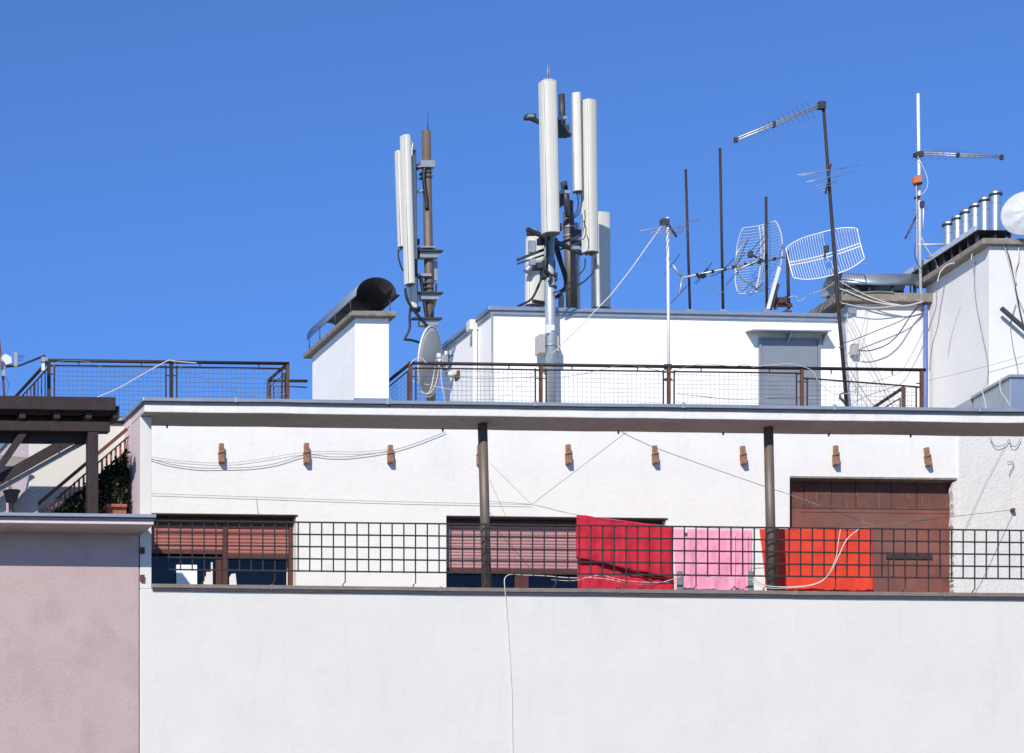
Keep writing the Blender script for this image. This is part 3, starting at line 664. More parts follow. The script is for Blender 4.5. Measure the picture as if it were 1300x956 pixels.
for k, (x, y) in enumerate(flue_tops):
    Yf = YB + .55 + k * .27; c = P(x, y, Yf)
    c.z = P(1264, 245, YB + .55).z
    if base is None:
        H = c.z - zt2 - .03; r = .071
        base = thing('flue_pipe', words[0], 'flue', (c.x, Yf, c.z), 'stainless flues on the right chimney block'); fl = base
        MB().revolve([(r, -H), (r, -.02)], c, (0, 0, 1), 24).build('pipe', m_chrome, fl)
        MB().revolve([(r + .002, -.04), (r + .018, -.04), (r + .018, -.015), (0, -.0149)], c, (0, 0, 1), 24).build('collar', m_dksteel, fl)
        MB().revolve([(r + .016, -.0145), (r + .014, .01), (r * .6, .035), (0, .045)], c, (0, 0, 1), 24).build('lid', m_chrome, fl)
        MB().revolve([(r + .001, -.16), (r + .004, -.16), (r + .004, -.15), (r + .001, -.15)], c, (0, 0, 1), 24).build('seam', m_chrome, fl)
    else:
        fl = base.copy(); COL.objects.link(fl); fl.location = (c.x, Yf, c.z); fl['label'] = words[k]
        for chd in base.children:
            d = chd.copy(); COL.objects.link(d); d.parent = fl
# covered dish on the right
dsh = thing('satellite_dish', 'white dish with crumpled surface next to the flues at the right edge', 'satellite dish', P(1300, 310, 3.95), 'satellite dishes')
c = P(1302, 271, 3.95); ax = Vector((-.55, -1, .12)).normalized()
s = MB(); prof = [(0.002, .10)] + [(.32 * t, .10 * (1 - t * t)) for t in (.2, .4, .6, .8, .95, 1)] + [(.325, -.01), (.3, .008), (0, .085)]
s.revolve([(r_, -h_) for r_, h_ in prof][:-3], c, -ax, 32)
for v_ in s.bm.verts:
    d = (v_.co - c); v_.co += ax * .012 * math.sin(7 * math.atan2(d.z, d.x)) * min(1, d.length / .2) * (1 if d.length < .3 else .3)
s.build('dish', m_cover, dsh, solid=.012)
MB().tube([c + ax * .0, c - ax * .25], .03, 10).build('mount', m_dksteel, dsh)
MB().tube([c - ax * .25, c - ax * .25 - Vector((0, 0, .55))], .025, 8).build('stand', m_dksteel, dsh)
MB().box(c + ax * .02 + Vector((-.0, -.05, .02)), c + ax * .02 + Vector((.10, .05, .12))).build('feed', m_dksteel, dsh, .01)
# hatch by the block
hb = thing('roof_hatch', 'grey sheet-metal roof hatch beside the foot of the right chimney block', 'hatch', P(1260, 520, 3.4))
p0 = P(1258, 490, 3.55)
MB().box((p0.x, 3.0, Z_UP), (p0.x + .9, 4.05, p0.z - .04)).build('box', m_sheet, hb, .004)
MB().box((p0.x - .03, 2.97, p0.z - .039), (p0.x + .93, 4.08, p0.z)).build('lid', m_zinc, hb, .004)
MB().box((p0.x - .02, 4.09, p0.z - .6), (p0.x + .02, 5.9, p0.z - .02)).build('side_flashing', m_zinc, hb)
# blue drain pipe
q = P(1176, 450, 5.86); tag(MB().tube([(q.x - .02, 5.85, Z_UP), (q.x - .02, 5.85, P(1173, 385, 5.85).z)], .03, 8).build('drainpipe', m_gutter), 'slim blue drainpipe in the corner left of the right chimney block', 'pipe')
a = P(1080.5, 436, YH - .06); tag(MB().rect(1082, 436, 1090.5, 450.5, YK - .09, .085).build('junction_box', m_box, bevel=.006), 'grey junction box with short cables on the white wall right of the leaning mast', 'electrical box')

# ------------------------------------------------------------------ antennas
def radome(pt, pb, wpx, Y, depth, parent, name='radome', m=m_radome, rot=0.0, mcap=m_radcap):
    a, c = P(pt[0], pt[1], Y), P(pb[0], pb[1], Y); w = wpx * M(Y) / 2; ax = (a - c)
    pr_ = [(-w, .0), (-w, -depth * .45), (-w * .93, -depth * .72), (-w * .72, -depth * .90), (-w * .40, -depth * .98), (0, -depth), (w * .40, -depth * .98), (w * .72, -depth * .90), (w * .93, -depth * .72), (w, -depth * .45), (w, 0)]
    pr_ += [(w * .92, .012), (-w * .92, .012)]
    s = MB(); ca, sa = math.cos(rot), math.sin(rot)
    def ring(base, k=1): return [base + Vector((x * ca * k - y * sa * k, x * sa * k + y * ca * k, 0)) for x, y in pr_]
    R0 = [s.bm.verts.new(v) for v in ring(c)]; R1 = [s.bm.verts.new(v) for v in ring(a)]
    for i in range(len(R0)): j = (i+1) % len(R0); s.face([R0[i], R0[j], R1[j], R1[i]], 0, False)
    s.face(R1); s.face(R0[::-1])
    o = s.build(name, m, parent)
    s = MB(); R0 = [s.bm.verts.new(v + Vector((0, 0, -.012))) for v in ring(c, 1.03)]; R1 = [s.bm.verts.new(v + Vector((0, 0, -.001))) for v in ring(c, 1.03)]
    for i in range(len(R0)): j = (i+1) % len(R0); s.face([R0[i], R0[j], R1[j], R1[i]])
    s.face(R1); s.face(R0[::-1]); s.build('end_cap', mcap, o)
    s = MB(); R0 = [s.bm.verts.new(v + Vector((0, 0, .001))) for v in ring(a, 1.02)]; R1 = [s.bm.verts.new(v + Vector((0, 0, .014))) for v in ring(a, .97)]
    for i in range(len(R0)): j = (i+1) % len(R0); s.face([R0[i], R0[j], R1[j], R1[i]])
    s.face(R1); s.face(R0[::-1]); s.build('top_cap', m, o)
    s = MB(); tb = ax.normalized()
    for z in (.08, .92):
        q = c + ax * z; s.box(q + Vector((-w * .45, .013, -.05)), q + Vector((w * .45, .05, .05)))
    s.build('mounting_lugs', m_galv, o)
    s = MB()
    s.tube([c + Vector((-w * .84 * ca + depth * .80 * sa, -w * .84 * sa - depth * .80 * ca, .01)), a + Vector((-w * .84 * ca + depth * .80 * sa, -w * .84 * sa - depth * .80 * ca, -.01))], .0045, 5)
    s.build('seam', m_galv, o)
    s = MB()
    for k in (-.35, .25): s.tube([c + Vector((w * k, -depth * .4, -.05)), c + Vector((w * k, -depth * .4, -.01))], .012, 8)
    s.build('connectors', mcap, o)
    return o
def ant(label, base): return thing('panel_antenna', label, 'antenna', base, 'cellular panel antennas')
# --- mast 1
Y1 = 6.9
mast1 = thing('antenna_mast', 'brown steel mast with galvanised clamps behind the left panel antennas', 'mast', P(546, 520, Y1))
MB().tube([P(547.5, 520, Y1), P(541, 166, Y1)], .064, 16).build('pole', m_mastb, mast1)
MB().tube([P(543, 168, Y1), P(543.2, 141, Y1)], .009, 6, .004).build('lightning_rod', m_dksteel, mast1)
for x0, y0, x1, y1, nm, mm, dY in ((535, 203, 552.5, 212, 'clamp_plate', m_galv, -.10), (533, 312, 554, 314.5, 'clamp_plate', m_galv, -.1), (533.5, 318.5, 557, 327, 'clamp_plate', m_galv, -.12), (535, 372, 557, 380, 'clamp_plate', m_galv, -.12), (534, 405, 556.5, 413, 'clamp_plate', m_galv, -.12),
    (549.5, 331, 555.5, 356, 'amplifier_box', m_galv, .02), (531.5, 347, 548, 350.5, 'clamp', m_alu, -.1), (536, 217, 549, 219, 'band', m_dksteel, -.075), (536, 222.5, 549.5, 224.5, 'band', m_dksteel, -.075), (539, 358, 551, 360, 'band', m_dksteel, -.075), (540, 364, 551.5, 366, 'band', m_dksteel, -.075)):
    MB().rect(x0, y0, x1, y1, Y1 + dY, .15 if nm == 'band' else .12).build(nm, mm, mast1, .003)
for (xa, xb, yy) in ((529.5, 564, 315.5), (528, 564, 369), (526, 563, 401.5)):
    a, c = P(xa, yy + .8, Y1 - .2), P(xb, yy - .4, Y1 - .2); MB().box((a.x, Y1 - .16, a.z - .011), (c.x, Y1 - .06, a.z + .011)).build('step_bar', m_dksteel, mast1)
MB().wire([(541, 205), (538, 225), (541, 250), (542, 265)], .028, Y1 - .07).build('feeder', m_black, mast1)
MB().wire([(534, 350), (537, 372), (541, 400), (545, 425)], .026, Y1 - .08).build('feeder', m_black, mast1)
MB().wire([(554, 360), (552, 385), (545, 405), (546, 425)], .014, Y1 - .1).build('feeder', m_black, mast1)
sp_ = MB().tube([P(525.5, 191, Y1 + .05), P(528, 392, Y1 + .05)], .032, 10).build('side_pipe', m_mastb, mast1)
for pix in ([(519, 181), (524, 182), (523, 190), (524, 205), (530, 212), (541, 209)], [(528, 225), (527.5, 238), (531, 244), (541, 240)], [(527, 352), (531, 353), (540, 348)], [(524, 362), (525, 356), (530, 352)]):
    MB().wire(pix, .018, Y1 - .04, 6, 3).build('arm', m_alu, mast1)
for (x0, y0, x1, y1) in ((521, 208, 533, 214), (522, 220, 529, 236), (522, 298, 530, 330), (522, 336, 529, 352), (527, 303, 533, 310), (528, 389, 534, 395)):
    MB().rect(x0, y0, x1, y1, Y1 - .05, .09).build('bracket', m_dksteel, mast1, .003)
A1 = ant('tall cream panel antenna leftmost in front on the left mast', P(519, 362, Y1 - .3)); radome((512.5, 175), (518, 362), 11, Y1 - .35, .12, A1, rot=.25)
A2 = ant('narrow shorter panel antenna at the outer left of the left mast', P(508, 315, Y1)); radome((504, 194), (508, 314), 6.5, Y1 - .25, .08, A2, rot=.2)
A3 = ant('slim panel antenna seen edge-on between the tall one and the left mast', P(525, 360, Y1)); radome((522.8, 200), (525.5, 330), 5.5, Y1 - .12, .06, A3, rot=.3)
A4 = ant('small cream unit hanging lowest on the left mast', P(523, 395, Y1)); radome((522.5, 355), (523.5, 392), 10, Y1 - .15, .08, A4, rot=.1)
cable([(514.5, 366), (517, 380), (527, 396), (546, 418)], .02, m_black, 'thick black feeder curving from the tall left panel antenna to its mast', Y1 - .4)
cable([(521, 394), (520, 402), (520, 417), (514.5, 429), (514, 431), (523, 432), (540, 437)], .018, m_black, 'black cable kinked to the left below the smallest unit of the left mast', Y1 - .3, sm=4)
cable([(506, 317), (506, 327), (509, 338), (512, 344)], .011, m_black, 'short black cable loop hanging under the narrow panel antenna', Y1 - .2)
# --- mast 2
Y2 = 5.78
mast2 = thing('antenna_mast', 'galvanised grey mast rising in front of the rooftop hut under the largest panel antenna', 'mast', P(700, 520, Y2))
MB().tube([P(700.5, 520, Y2), P(697, 297, Y2)], .073, 18).build('pole', m_mastg, mast2)
MB().wire([(697, 330), (696.5, 85)], .02, Y2 + .06, 8, 0).build('rear_pole', m_mastg, mast2)
MB().tube([P(695.5, 104, Y2), P(695.8, 80, Y2)], .011, 6, .004).build('lightning_rod', m_galv, mast2)
MB().rect(690.5, 99, 701, 106, Y2 - .05, .12).build('rod_base', m_galv, mast2, .004)
for y in (351, 365, 422.5, 439): 
    p = P(699.5, y, Y2); MB().revolve([(.074, -.015), (.082, -.015), (.082, .015), (.074, .015)], p, (0, 0, 1), 18).build('band', m_dksteel if y < 400 else m_galv, mast2)
MB().rect(693.5, 412, 704, 423, Y2 - .075, .02).build('plate', m_whitem, mast2)
for pa, pb, w in (((669, 291, Y2 - .25), (739, 322, Y2 + .25), .05), ((657, 330, Y2 + .1), (737, 299, Y2 + .2), .035), ((657, 335, Y2 + .1), (737, 308, Y2 + .2), .02), ((671, 149, Y2 + .1), (724, 172, Y2 + .3), .05)):
    MB().bar(P(*pa), P(*pb), .045, w).build('cross_arm', m_dksteel, mast2)
for (x0, y0, x1, y1) in ((669, 144, 681, 149), (706, 148, 712, 165), (673, 290, 683, 296), (686, 300, 694, 308), (690, 330, 705, 352), (704, 346, 708, 356), (680, 333, 690, 340), (712, 245, 716, 260)): MB().rect(x0, y0, x1, y1, Y2 - .06, .14).build('bracket', m_dksteel, mast2)
for (x0, y0, x1, y1) in ((674, 290, 682, 293.5), (671, 145, 678, 148), (700, 297, 706, 301), (709, 147, 720, 151), (712, 241, 724, 245), (727, 312, 736, 316), (673, 328, 680, 336)): MB().rect(x0, y0, x1, y1, Y2 - .14, .06).build('clamp', m_galv, mast2)
MB().tube([P(713, 120, Y2 + .2), P(714, 166, Y2 + .2)], .045, 12).build('stub_pipe', m_dksteel, mast2)
s = MB(); s.rect(711, 158, 723, 172, Y2 + .1, .12); s.build('bracket', m_dksteel, mast2)
MB().rect(684.5, 424, 692.5, 448, Y2 - .06, .17).build('equipment_box', m_box, mast2, .005); MB().rect(707, 427, 710, 446, Y2 - .02, .12).build('equipment_box', m_box, mast2, .005)
mast3 = thing('antenna_mast', 'brown steel mast standing on the hut roof behind the galvanised one', 'mast', P(725, 390, 7.2))
MB().tube([P(726, 394, 7.2), P(721.5, 270, 7.2)], .078, 16).build('pole', m_mastb, mast3)
MB().tube([P(722, 275, 7.15), P(715.5, 231, 7.15)], .048, 12).build('upper_pipe', m_dksteel, mast3)
for y in (289, 300, 307): MB().revolve([(.079, -.012), (.088, -.012), (.088, .012), (.079, .012)], P(722.4, y, 7.2), (0, 0, 1), 16).build('band', m_galv, mast3)
for (x0, y0, x1, y1) in ((706, 243, 712, 260), (722, 254, 728, 275), (726, 291, 738, 299), (728, 305, 740, 311), (709, 283, 714, 292), (712, 374, 716, 390)): MB().rect(x0, y0, x1, y1, 7.1, .1).build('bracket', m_dksteel, mast3)
C1 = ant('largest cream panel antenna on top of the galvanised mast', P(696, 300, Y2 - .3)); radome((693, 107), (697, 298), 21, Y2 - .38, .16, C1, rot=.12)
C2 = ant('slim cream panel antenna between the two largest ones', P(733, 245, Y2)); radome((731, 121), (733, 244), 11.5, Y2 + .1, .1, C2, rot=-.25)
C3 = ant('large cream panel antenna right of the galvanised mast, pointing right', P(747, 325, Y2)); radome((743.5, 131), (745.5, 322), 19, Y2 + .2, .15, C3, rot=.45)
C4 = ant('cream panel antenna rising from the hut roof, rightmost of the group', P(762, 390, 7.6)); radome((761, 273), (761, 392), 24, 7.6, .12, C4, rot=.2); 
C5 = ant('cream panel antenna low on the left behind the galvanised mast', P(678, 390, 7.6)); radome((679, 303), (678, 388), 25, 7.3, .12, C5, rot=.1)
C6 = ant('thin pale panel antenna right beside the brown roof mast', P(732, 390, 7.4)); radome((733, 330), (733.5, 392), 5, 7.3, .05, C6); radome((730.5, 285), (730.5, 392), 9, 7.45, .06, C6, m=m_galv)
MB().rect(750, 275, 757, 295, 7.5, .1).build('bracket', m_galv, C4); MB().rect(672, 305, 680, 320, 7.15, .05).build('bracket', m_galv, C5)
MB().wire([(668, 345), (676, 336), (690, 334)], .05, 7.1, 6, 4).build('bracket', m_galv, C5)
for k, (pix, r, lab) in enumerate((
    ([(743, 328), (741, 342), (727, 355), (712, 368), (702, 372)], .010, 'thin black cable from the right panel antenna, inner of the two'),
    ([(755, 328), (754, 343), (742, 357), (725, 366), (710, 373)], .013, 'outer black cable looping from the right panel antenna to the grey mast'),
    ([(701, 303), (710, 330), (716, 348), (718, 362), (712, 372), (698, 383), (688, 384), (676, 382)], .026, 'thick black feeder bundle looping beside the galvanised mast'),
    ([(696, 303), (692, 325), (690, 345), (684, 362), (676, 378), (668, 384), (657, 389)], .018, 'black feeder running down left of the galvanised mast to the roof edge'),
    ([(706, 302), (714, 335), (719, 350), (716, 368), (708, 378)], .016, 'second black feeder just right of the thick bundle'),
    ([(693, 303), (695, 320), (692, 340), (699, 350), (697, 358)], .022, 'black feeder wound close to the top of the galvanised mast'),
    ([(733, 246), (734, 262), (729, 274), (722, 277)], .009, 'short black cable under the slim central panel antenna'),
    ([(738, 246), (738, 262), (731, 275), (722, 278)], .009, 'outer short cable curving under the slim central antenna'),
    ([(741, 280), (744, 292), (742, 302), (738, 304)], .007, 'tiny cable loop on the edge of the right panel antenna'))):
    cable(pix, r, m_black, lab, Y2 + (.32 if max(q[1] for q in pix) > 374 else -.10), 'feeder cables of the right antenna group')
# --- roof poles
for k, (xt, yt, xb, yb, w, lab) in enumerate(((870.5, 215, 876, 396, 3.4, 'dark pole on the hut roof, left one of three, shorter than its neighbour'), (914, 188, 918, 396, 3.6, 'tallest dark pole on the hut roof'), (972.5, 250, 973.5, 396, 3.6, 'dark pole on the hut roof passing in front of the left grid dish'), (999.5, 318, 1001.5, 396, 4.2, 'short dark pole on the hut roof between the two grid dishes'))):
    t = thing('roof_pole', lab, 'pole', P(xb, yb, 6.7), 'dark poles on the hut roof')
    MB().tube([P(xb, yb, 6.7), P(xt, yt, 6.7)], w / 2 * M(6.7), 8).build('pole', m_railup, t)
    MB().rect(xb - 4, yb - 3.5, xb + 4, yb, 6.62, .14).build('foot', m_galv, t)
# white pole with small yagi
def yagi(name, label, boom, els, Y, cat='antenna', m=m_alu, rb=.012, re=.005, dire=None, mb=None):
    t = thing(name, label, cat, P(*boom[0], Y)); MB().tube([P(*boom[0], Y), P(*boom[1], Y if len(boom) < 3 else Y + boom[2])], rb, 6).build('boom', mb or m, t)
    s = MB()
    for e_ in els: s.tube([P(e_[0], e_[1], Y + (e_[4] if len(e_) > 4 else -.3)), P(e_[2], e_[3], Y + (e_[5] if len(e_) > 5 else .3))], re, 5)
    s.build('elements', m, t); return t
wp = thing('antenna_mast', 'slim pale mast clamped to the middle post of the right railing', 'mast', P(849, 520, YR + .06))
MB().tube([P(849.5, 522, YR + .06), P(847.5, 276, YR + .06)], .019, 10).build('pole', m_whitem, wp)
for ya, yb in ((462, 469), (480, 483)): MB().rect(844, ya, 853, yb, YR, .03).build('clamp', m_dksteel, wp)
yg = yagi('yagi_antenna', 'small antenna with thin crosswise rods on top of the slim pale mast', [(845, 280), (859, 301)], [(812, 293.5, 887, 279.5), (826, 295.5, 875, 286), (832, 297, 874, 289), (838, 297.5, 868, 294), (843, 299, 866, 296)], YR + .06, m=m_alu, rb=.014, mb=m_dksteel)
MB().rect(841, 277, 850, 284, YR + .0, .1).build('clamp', m_dksteel, yg)
cable([(843, 282), (820, 315), (775, 375), (700, 450)], .008, m_white_cord, 'white guy wire running from the slim mast down left across the hut', YR + .3, sm=2, cat='wire', name='guy_wire')
# long yagi with X struts
ly = thing('yagi_antenna', 'long aluminium yagi boom with forked reflector crossing the dark roof poles', 'antenna', P(866, 352, 6.6))
MB().tube([P(865, 353, 6.6), P(996, 326, 6.6)], .016, 8).build('boom', m_alu, ly)
MB().wire([(866, 352.5), (853.5, 336)], .014, 6.6, 6, 0).wire([(866, 353), (862.5, 374)], .014, 6.6, 6, 0).build('fork', m_alu, ly)
s = MB()
for e_ in ((842.5, 350, 863, 323), (852, 385, 872, 363), (882, 360, 898, 340), (884, 361, 904, 333), (888, 351, 900, 342), (902, 351, 920, 343), (922, 362, 946, 333), (932, 340, 946, 321), (935, 337, 950, 303), (948, 325, 970, 300), (918, 343, 932, 328), (942, 370, 962, 352), (951, 376, 968, 360), (960, 322, 975, 300)):
    s.tube([P(e_[0], e_[1], 6.3), P(e_[2], e_[3], 6.9)], .006, 5)
s.build('elements', m_dksteel, ly)
s = MB().wire([(933, 338), (935, 322), (949, 303)], .012, 6.55, 6, 0).wire([(932, 341), (940, 352), (962, 368)], .012, 6.55, 6, 0).wire([(935, 343), (960, 332), (970, 318)], .014, 6.5, 6, 0); s.build('strut', m_alu, ly)
for t_ in (.15, .3, .42, .5, .62, .68, .75, .82, .9): 
    p = lerp(P(865, 353, 6.6), P(996, 326, 6.6), t_); MB().box(p - Vector((.02, .02, .02)), p + Vector((.02, .02, .02))).build('insulator', m_black, ly)
MB().rect(889, 347, 897, 351, 6.5, .1).build('balun', m_black, ly)
cable([(900, 352), (902, 362), (908, 370), (918, 371), (928, 366)], .004, m_grey_cord, 'thin grey lead looping below the long yagi boom', 6.5)
# grid dishes
def grid_dish(label, c, n, up, hw, hh, nrod, depth, m=m_whitem, gap=None, vert=False):
    n = Vector(n).normalized(); up = Vector(up); rt = up.cross(n).normalized(); up = n.cross(rt).normalized()
    t = thing('grid_dish', label, 'antenna', c, 'white grid dish antennas')
    def S_(u, v): return c + rt * u * hw + up * v * hh - n * depth * (1 - (u*u + v*v) * .5)
    def ext(v): return max(.30, (1 - abs(v) ** 3 * .30))
    s = MB()
    for i in range(nrod):
        v = -1 + 2 * i / (nrod - 1); e_ = ext(v)
        segs = [(-e_, e_)]
        if gap and gap[0] < i < gap[1]: segs = [(-e_, -.25)] if i % 3 else [(-e_, -.05)]
        for u0, u1 in segs:
            pts = [(S_(u0 + (u1 - u0)*k/8, v) if not vert else S_(v, u0 + (u1 - u0)*k/8)) for k in range(9)]
            s.tube(pts, .0034, 5)
    s.build('rods', m, t)
    s = MB(); q = 24
    edge = [(ext(-1 + 2*k/q), -1 + 2*k/q) for k in range(q + 1)]
    for sg in (-1, 1): s.tube([S_(sg * a, v) if not vert else S_(v, sg * a) for a, v in edge], .009, 6)
    for v in (-1, 1): s.tube([S_(-ext(v) + 2*ext(v)*k/8, v) if not vert else S_(v, -ext(v) + 2*ext(v)*k/8) for k in range(9)], .009, 6)
    s.build('rim', m, t)
    s = MB()
    for u in (-.07, .07): s.tube([S_(u, -1 + 2*k/12) if not vert else S_(-1 + 2*k/12, u) for k in range(13)], .010, 6)
    s.build('spine', m, t)
    s = MB().tube([c - n * depth, c + n * depth * .7], .014, 8); s.build('feed_arm', m_dksteel, t)
    MB().box(c + n * depth * .7 - Vector((.03, .03, .045)), c + n * depth * .7 + Vector((.03, .03, .045))).build('feed', m_dksteel, t, .006)
    return t
grid_dish('white grid dish with level rods behind a dark roof pole, left of the pair', P(959, 326, 6.95), (-.80, -.62, .05), (.06, 0, 1), .36, .485, 25, .20, m=mat('dull_white_grid_paint', (.52, .53, .54), .6))
grid_dish('white grid dish with upright rods and missing bars on the leaning mast', P(1048, 320, 5.6), (-.35, -1, .12), (-.22, 0, 1), .485, .33, 29, .16, gap=(15, 19), vert=True)
# panel leaning by pole
pd = thing('tilted_antenna', 'narrow white flat antenna leaning beside the short dark roof pole', 'antenna', P(978, 394, 6.5))
MB().pr([(973.5, 392), (977.5, 392.5), (992, 339.5), (988.5, 338)], 6.35, .04).build('plate', m_whitem, pd, .003)
MB().pr([(977.7, 392.5), (980.5, 392.5), (990, 362), (987.5, 359)], 6.38, .05).build('backing', m_dksteel, pd)
for q in ((984, 370, 987, 392, 6.45), (989, 377, 999, 384, 6.46), (983, 385, 1006, 389, 6.5)): MB().rect(*q, .05).build('mount', m_rust, pd)
MB().wire([(984, 372), (990, 388), (998, 376), (1006, 390)], .006, 6.4).build('tangle', m_black, pd)
# leaning mast
Y3 = 5.5
lm = thing('antenna_mast', 'dark leaning mast reaching from the terrace floor past the bluish chimney hood', 'mast', P(1075, 520, Y3))
MB().tube([P(1075.5, 520, Y3), P(1063, 375, Y3), P(1052, 225, Y3), P(1045, 131, Y3)], .027, 10, .020).build('pole', m_railup, lm)
MB().rect(1041, 128, 1049, 137, Y3 - .06, .1).build('head_clamp', m_dksteel, lm)
s = MB().wire([(1066, 440), (1071, 443)], .02, Y3 - .03, 6, 0).wire([(1066, 505), (1067, 500), (1076, 498)], .014, Y3 - .04, 6, 0).wire([(1066, 504), (1075, 514)], .02, Y3 - .04, 6, 0); s.build('stays', m_dksteel, lm)
lp = thing('log_antenna', 'long twin-boom antenna pointing left from the head of the leaning mast', 'antenna', P(1040, 133, Y3))
MB().tube([P(935, 175.5, Y3 - .3), P(1044, 131.5, Y3)], .012, 8).tube([P(935, 178.5, Y3 - .3), P(1044, 134.5, Y3)], .012, 8).build('twin_boom', m_alu, lp)
MB().rect(933, 174, 937.5, 180, Y3 - .34, .05).build('end_cap', m_dksteel, lp); MB().rect(982, 153.5, 985, 161, Y3 - .2, .05).build('spacer', m_dksteel, lp)
s = MB()
for i in range(11):
    t_ = .28 + i * .058; p = lerp(P(935, 177, Y3 - .3), P(1044, 133, Y3), t_); L = (.13 + .012 * i)
    d = Vector((.62, .75, -.22)).normalized() * L
    s.tube([p - d, p + d], .0028, 4)
s.build('elements', m_grey_cord, lp)
y2 = thing('yagi_antenna', 'small antenna with fanned thin rods halfway up the leaning mast', 'antenna', P(1052, 225, Y3))
MB().tube([P(1055, 208, Y3 - .05), P(1048, 246, Y3 - .1)], .012, 6).build('boom', m_dksteel, y2)
s = MB()
for e_ in ((1012, 222, 1091, 210), (1017, 223, 1074, 213), (1024, 231, 1083, 217), (1028, 230.5, 1065, 224), (1036, 236, 1064, 230), (1040, 239, 1062, 233), (1043, 243, 1054, 240)): s.tube([P(e_[0], e_[1], Y3 - .25), P(e_[2], e_[3], Y3 + .05)], .0045, 5)
s.build('elements', m_alu, y2)
# right pale mast
Y4 = 5.8
rm = thing('antenna_mast', 'pale mast with an orange box behind the right chimney block', 'mast', P(1168, 380, Y4))
MB().tube([P(1169, 385, Y4), P(1165.5, 119, Y4)], .022, 10).build('pole', m_whitem, rm)
MB().pr([(1160, 224.5), (1168, 221.5), (1170.5, 224), (1170, 230.5), (1160.5, 232)], Y4 - .12, .08).build('amplifier', m_orange, rm)
for q in ((1164, 230.5, 1171, 233.5), (1163, 192.5, 1172, 197.5), (1164, 248, 1169, 250), (1169, 255, 1174, 262)): MB().rect(*q, Y4 - .06, .1).build('clamp', m_dksteel, rm)
MB().tube([P(1163, 310.5, Y4), P(1202, 310.5, Y4)], .014, 6).build('side_arm', m_whitem, rm)
MB().tube([P(1172.5, 258, Y4 - .03), P(1172, 290, Y4 - .03)], .010, 6).build('stub', m_whitem, rm)
r2 = thing('log_antenna', 'level twin-boom antenna pointing right from the pale mast', 'antenna', P(1170, 195, Y4))
MB().tube([P(1172, 193.5, Y4), P(1273, 198, Y4 - .3)], .011, 8).tube([P(1172, 196, Y4), P(1273, 200.5, Y4 - .3)], .009, 8).build('twin_boom', m_alu, r2)
for q in ((1271, 196, 1274.5, 202, Y4 - .34), (1216, 193.5, 1218.5, 199, Y4 - .18), (1166, 191.5, 1173, 198, Y4 - .07)): MB().rect(*q, .05).build('end_cap', m_dksteel, r2)
s = MB()
for i in range(12):
    p = lerp(P(1178, 195, Y4), P(1268, 199, Y4 - .3), i / 11); L = .30 - .02 * i; d = Vector((.22, -1, -.0)) * L
    s.tube([p - d, p + d], .003, 4)
s.build('elements', m_grey_cord, r2)
r3 = yagi('yagi_antenna', 'small dark tilted antenna low on the left of the pale mast', [(1149, 303), (1165, 271)], [(1147, 300, 1158, 294), (1149, 293, 1163, 288), (1151, 280, 1172, 276), (1152, 268, 1178, 265), (1154, 285, 1168, 282), (1150, 306, 1156, 302)], Y4 - .05, m=m_grey_cord, rb=.012, re=.003, mb=m_dksteel)
for pix, r, mm, lab in (
    ([(1165, 198), (1170, 208), (1177, 225), (1177, 238), (1171, 246), (1168, 247)], .005, m_white_cord, 'white lead looping out beside the orange box on the pale mast'),
    ([(1163, 232), (1164, 270), (1164, 330)], .005, m_white_cord, 'white lead running straight down the left side of the pale mast'),
    ([(1163, 308), (1161, 322), (1165, 335), (1170, 342)], .005, m_black, 'dark lead bending left at the foot of the pale mast'),
    ([(1170, 302), (1178, 318), (1188, 332), (1191, 344)], .006, m_white_cord, 'white lead sweeping right from the foot of the pale mast'),
    ([(1178, 302), (1200, 288)], .003, m_grey_cord, 'thin grey wire slanting up to the flue row, upper one'),
    ([(1176, 318), (1204, 300)], .003, m_grey_cord, 'thin grey wire slanting up to the flue row, lower one')):
    cable(pix, r, mm, lab, Y4 - .08, name='lead')
# left satellite dish
YD = 6.3
d1 = thing('satellite_dish', 'grey satellite dish seen from behind at the foot of the left mast', 'satellite dish', P(549, 500, YD), 'satellite dishes')
c = P(545.5, 459, YD - .35); ax = Vector((.79, -.60, -.12)).normalized()     # back of the dish looks right
prof = [(0, .085)] + [(.485 * t, .085 * (1 - t*t)) for t in (.15, .3, .5, .7, .85, 1)]
MB().revolve(prof, c, ax, 36).build('reflector', m_dish, d1, solid=.01)
s = MB().revolve([(.478, -.010), (.498, -.010), (.498, .012), (.478, .012)], c, ax, 36); s.build('rim', m_whitem, d1)
MB().tube([c + ax * .07, c + ax * .2], .045, 10).build('back_mount', m_galv, d1)
b0 = c + ax * .2
MB().box(b0 - Vector((.03, .05, .07)), b0 + Vector((.05, .05, .07))).build('bracket', m_galv, d1, .005)
MB().tube([P(566, 446, YD - .2), P(567, 478, YD - .2)], .022, 8).build('pipe', m_whitem, d1)
MB().wire([(567, 476), (583, 474)], .045, YD + .2, 10, 0).build('wall_arm', m_whitem, d1)
MB().rect(581.5, 470, 584, 481, YD + .1, .14).build('wall_plate', m_rust, d1)
s = MB().wire([(556, 463), (570, 458)], .012, YD - .25, 6, 0).wire([(563, 455), (575, 451)], .012, YD - .25, 6, 0).wire([(556, 466), (566, 470), (575, 462)], .012, YD - .25, 6, 0).rect(566, 450, 571, 455, YD - .3, .06); s.build('struts', m_dksteel, d1)
MB().rect(553, 448, 560, 454, YD - .4, .08).build('converter', m_whitem, d1, .01)
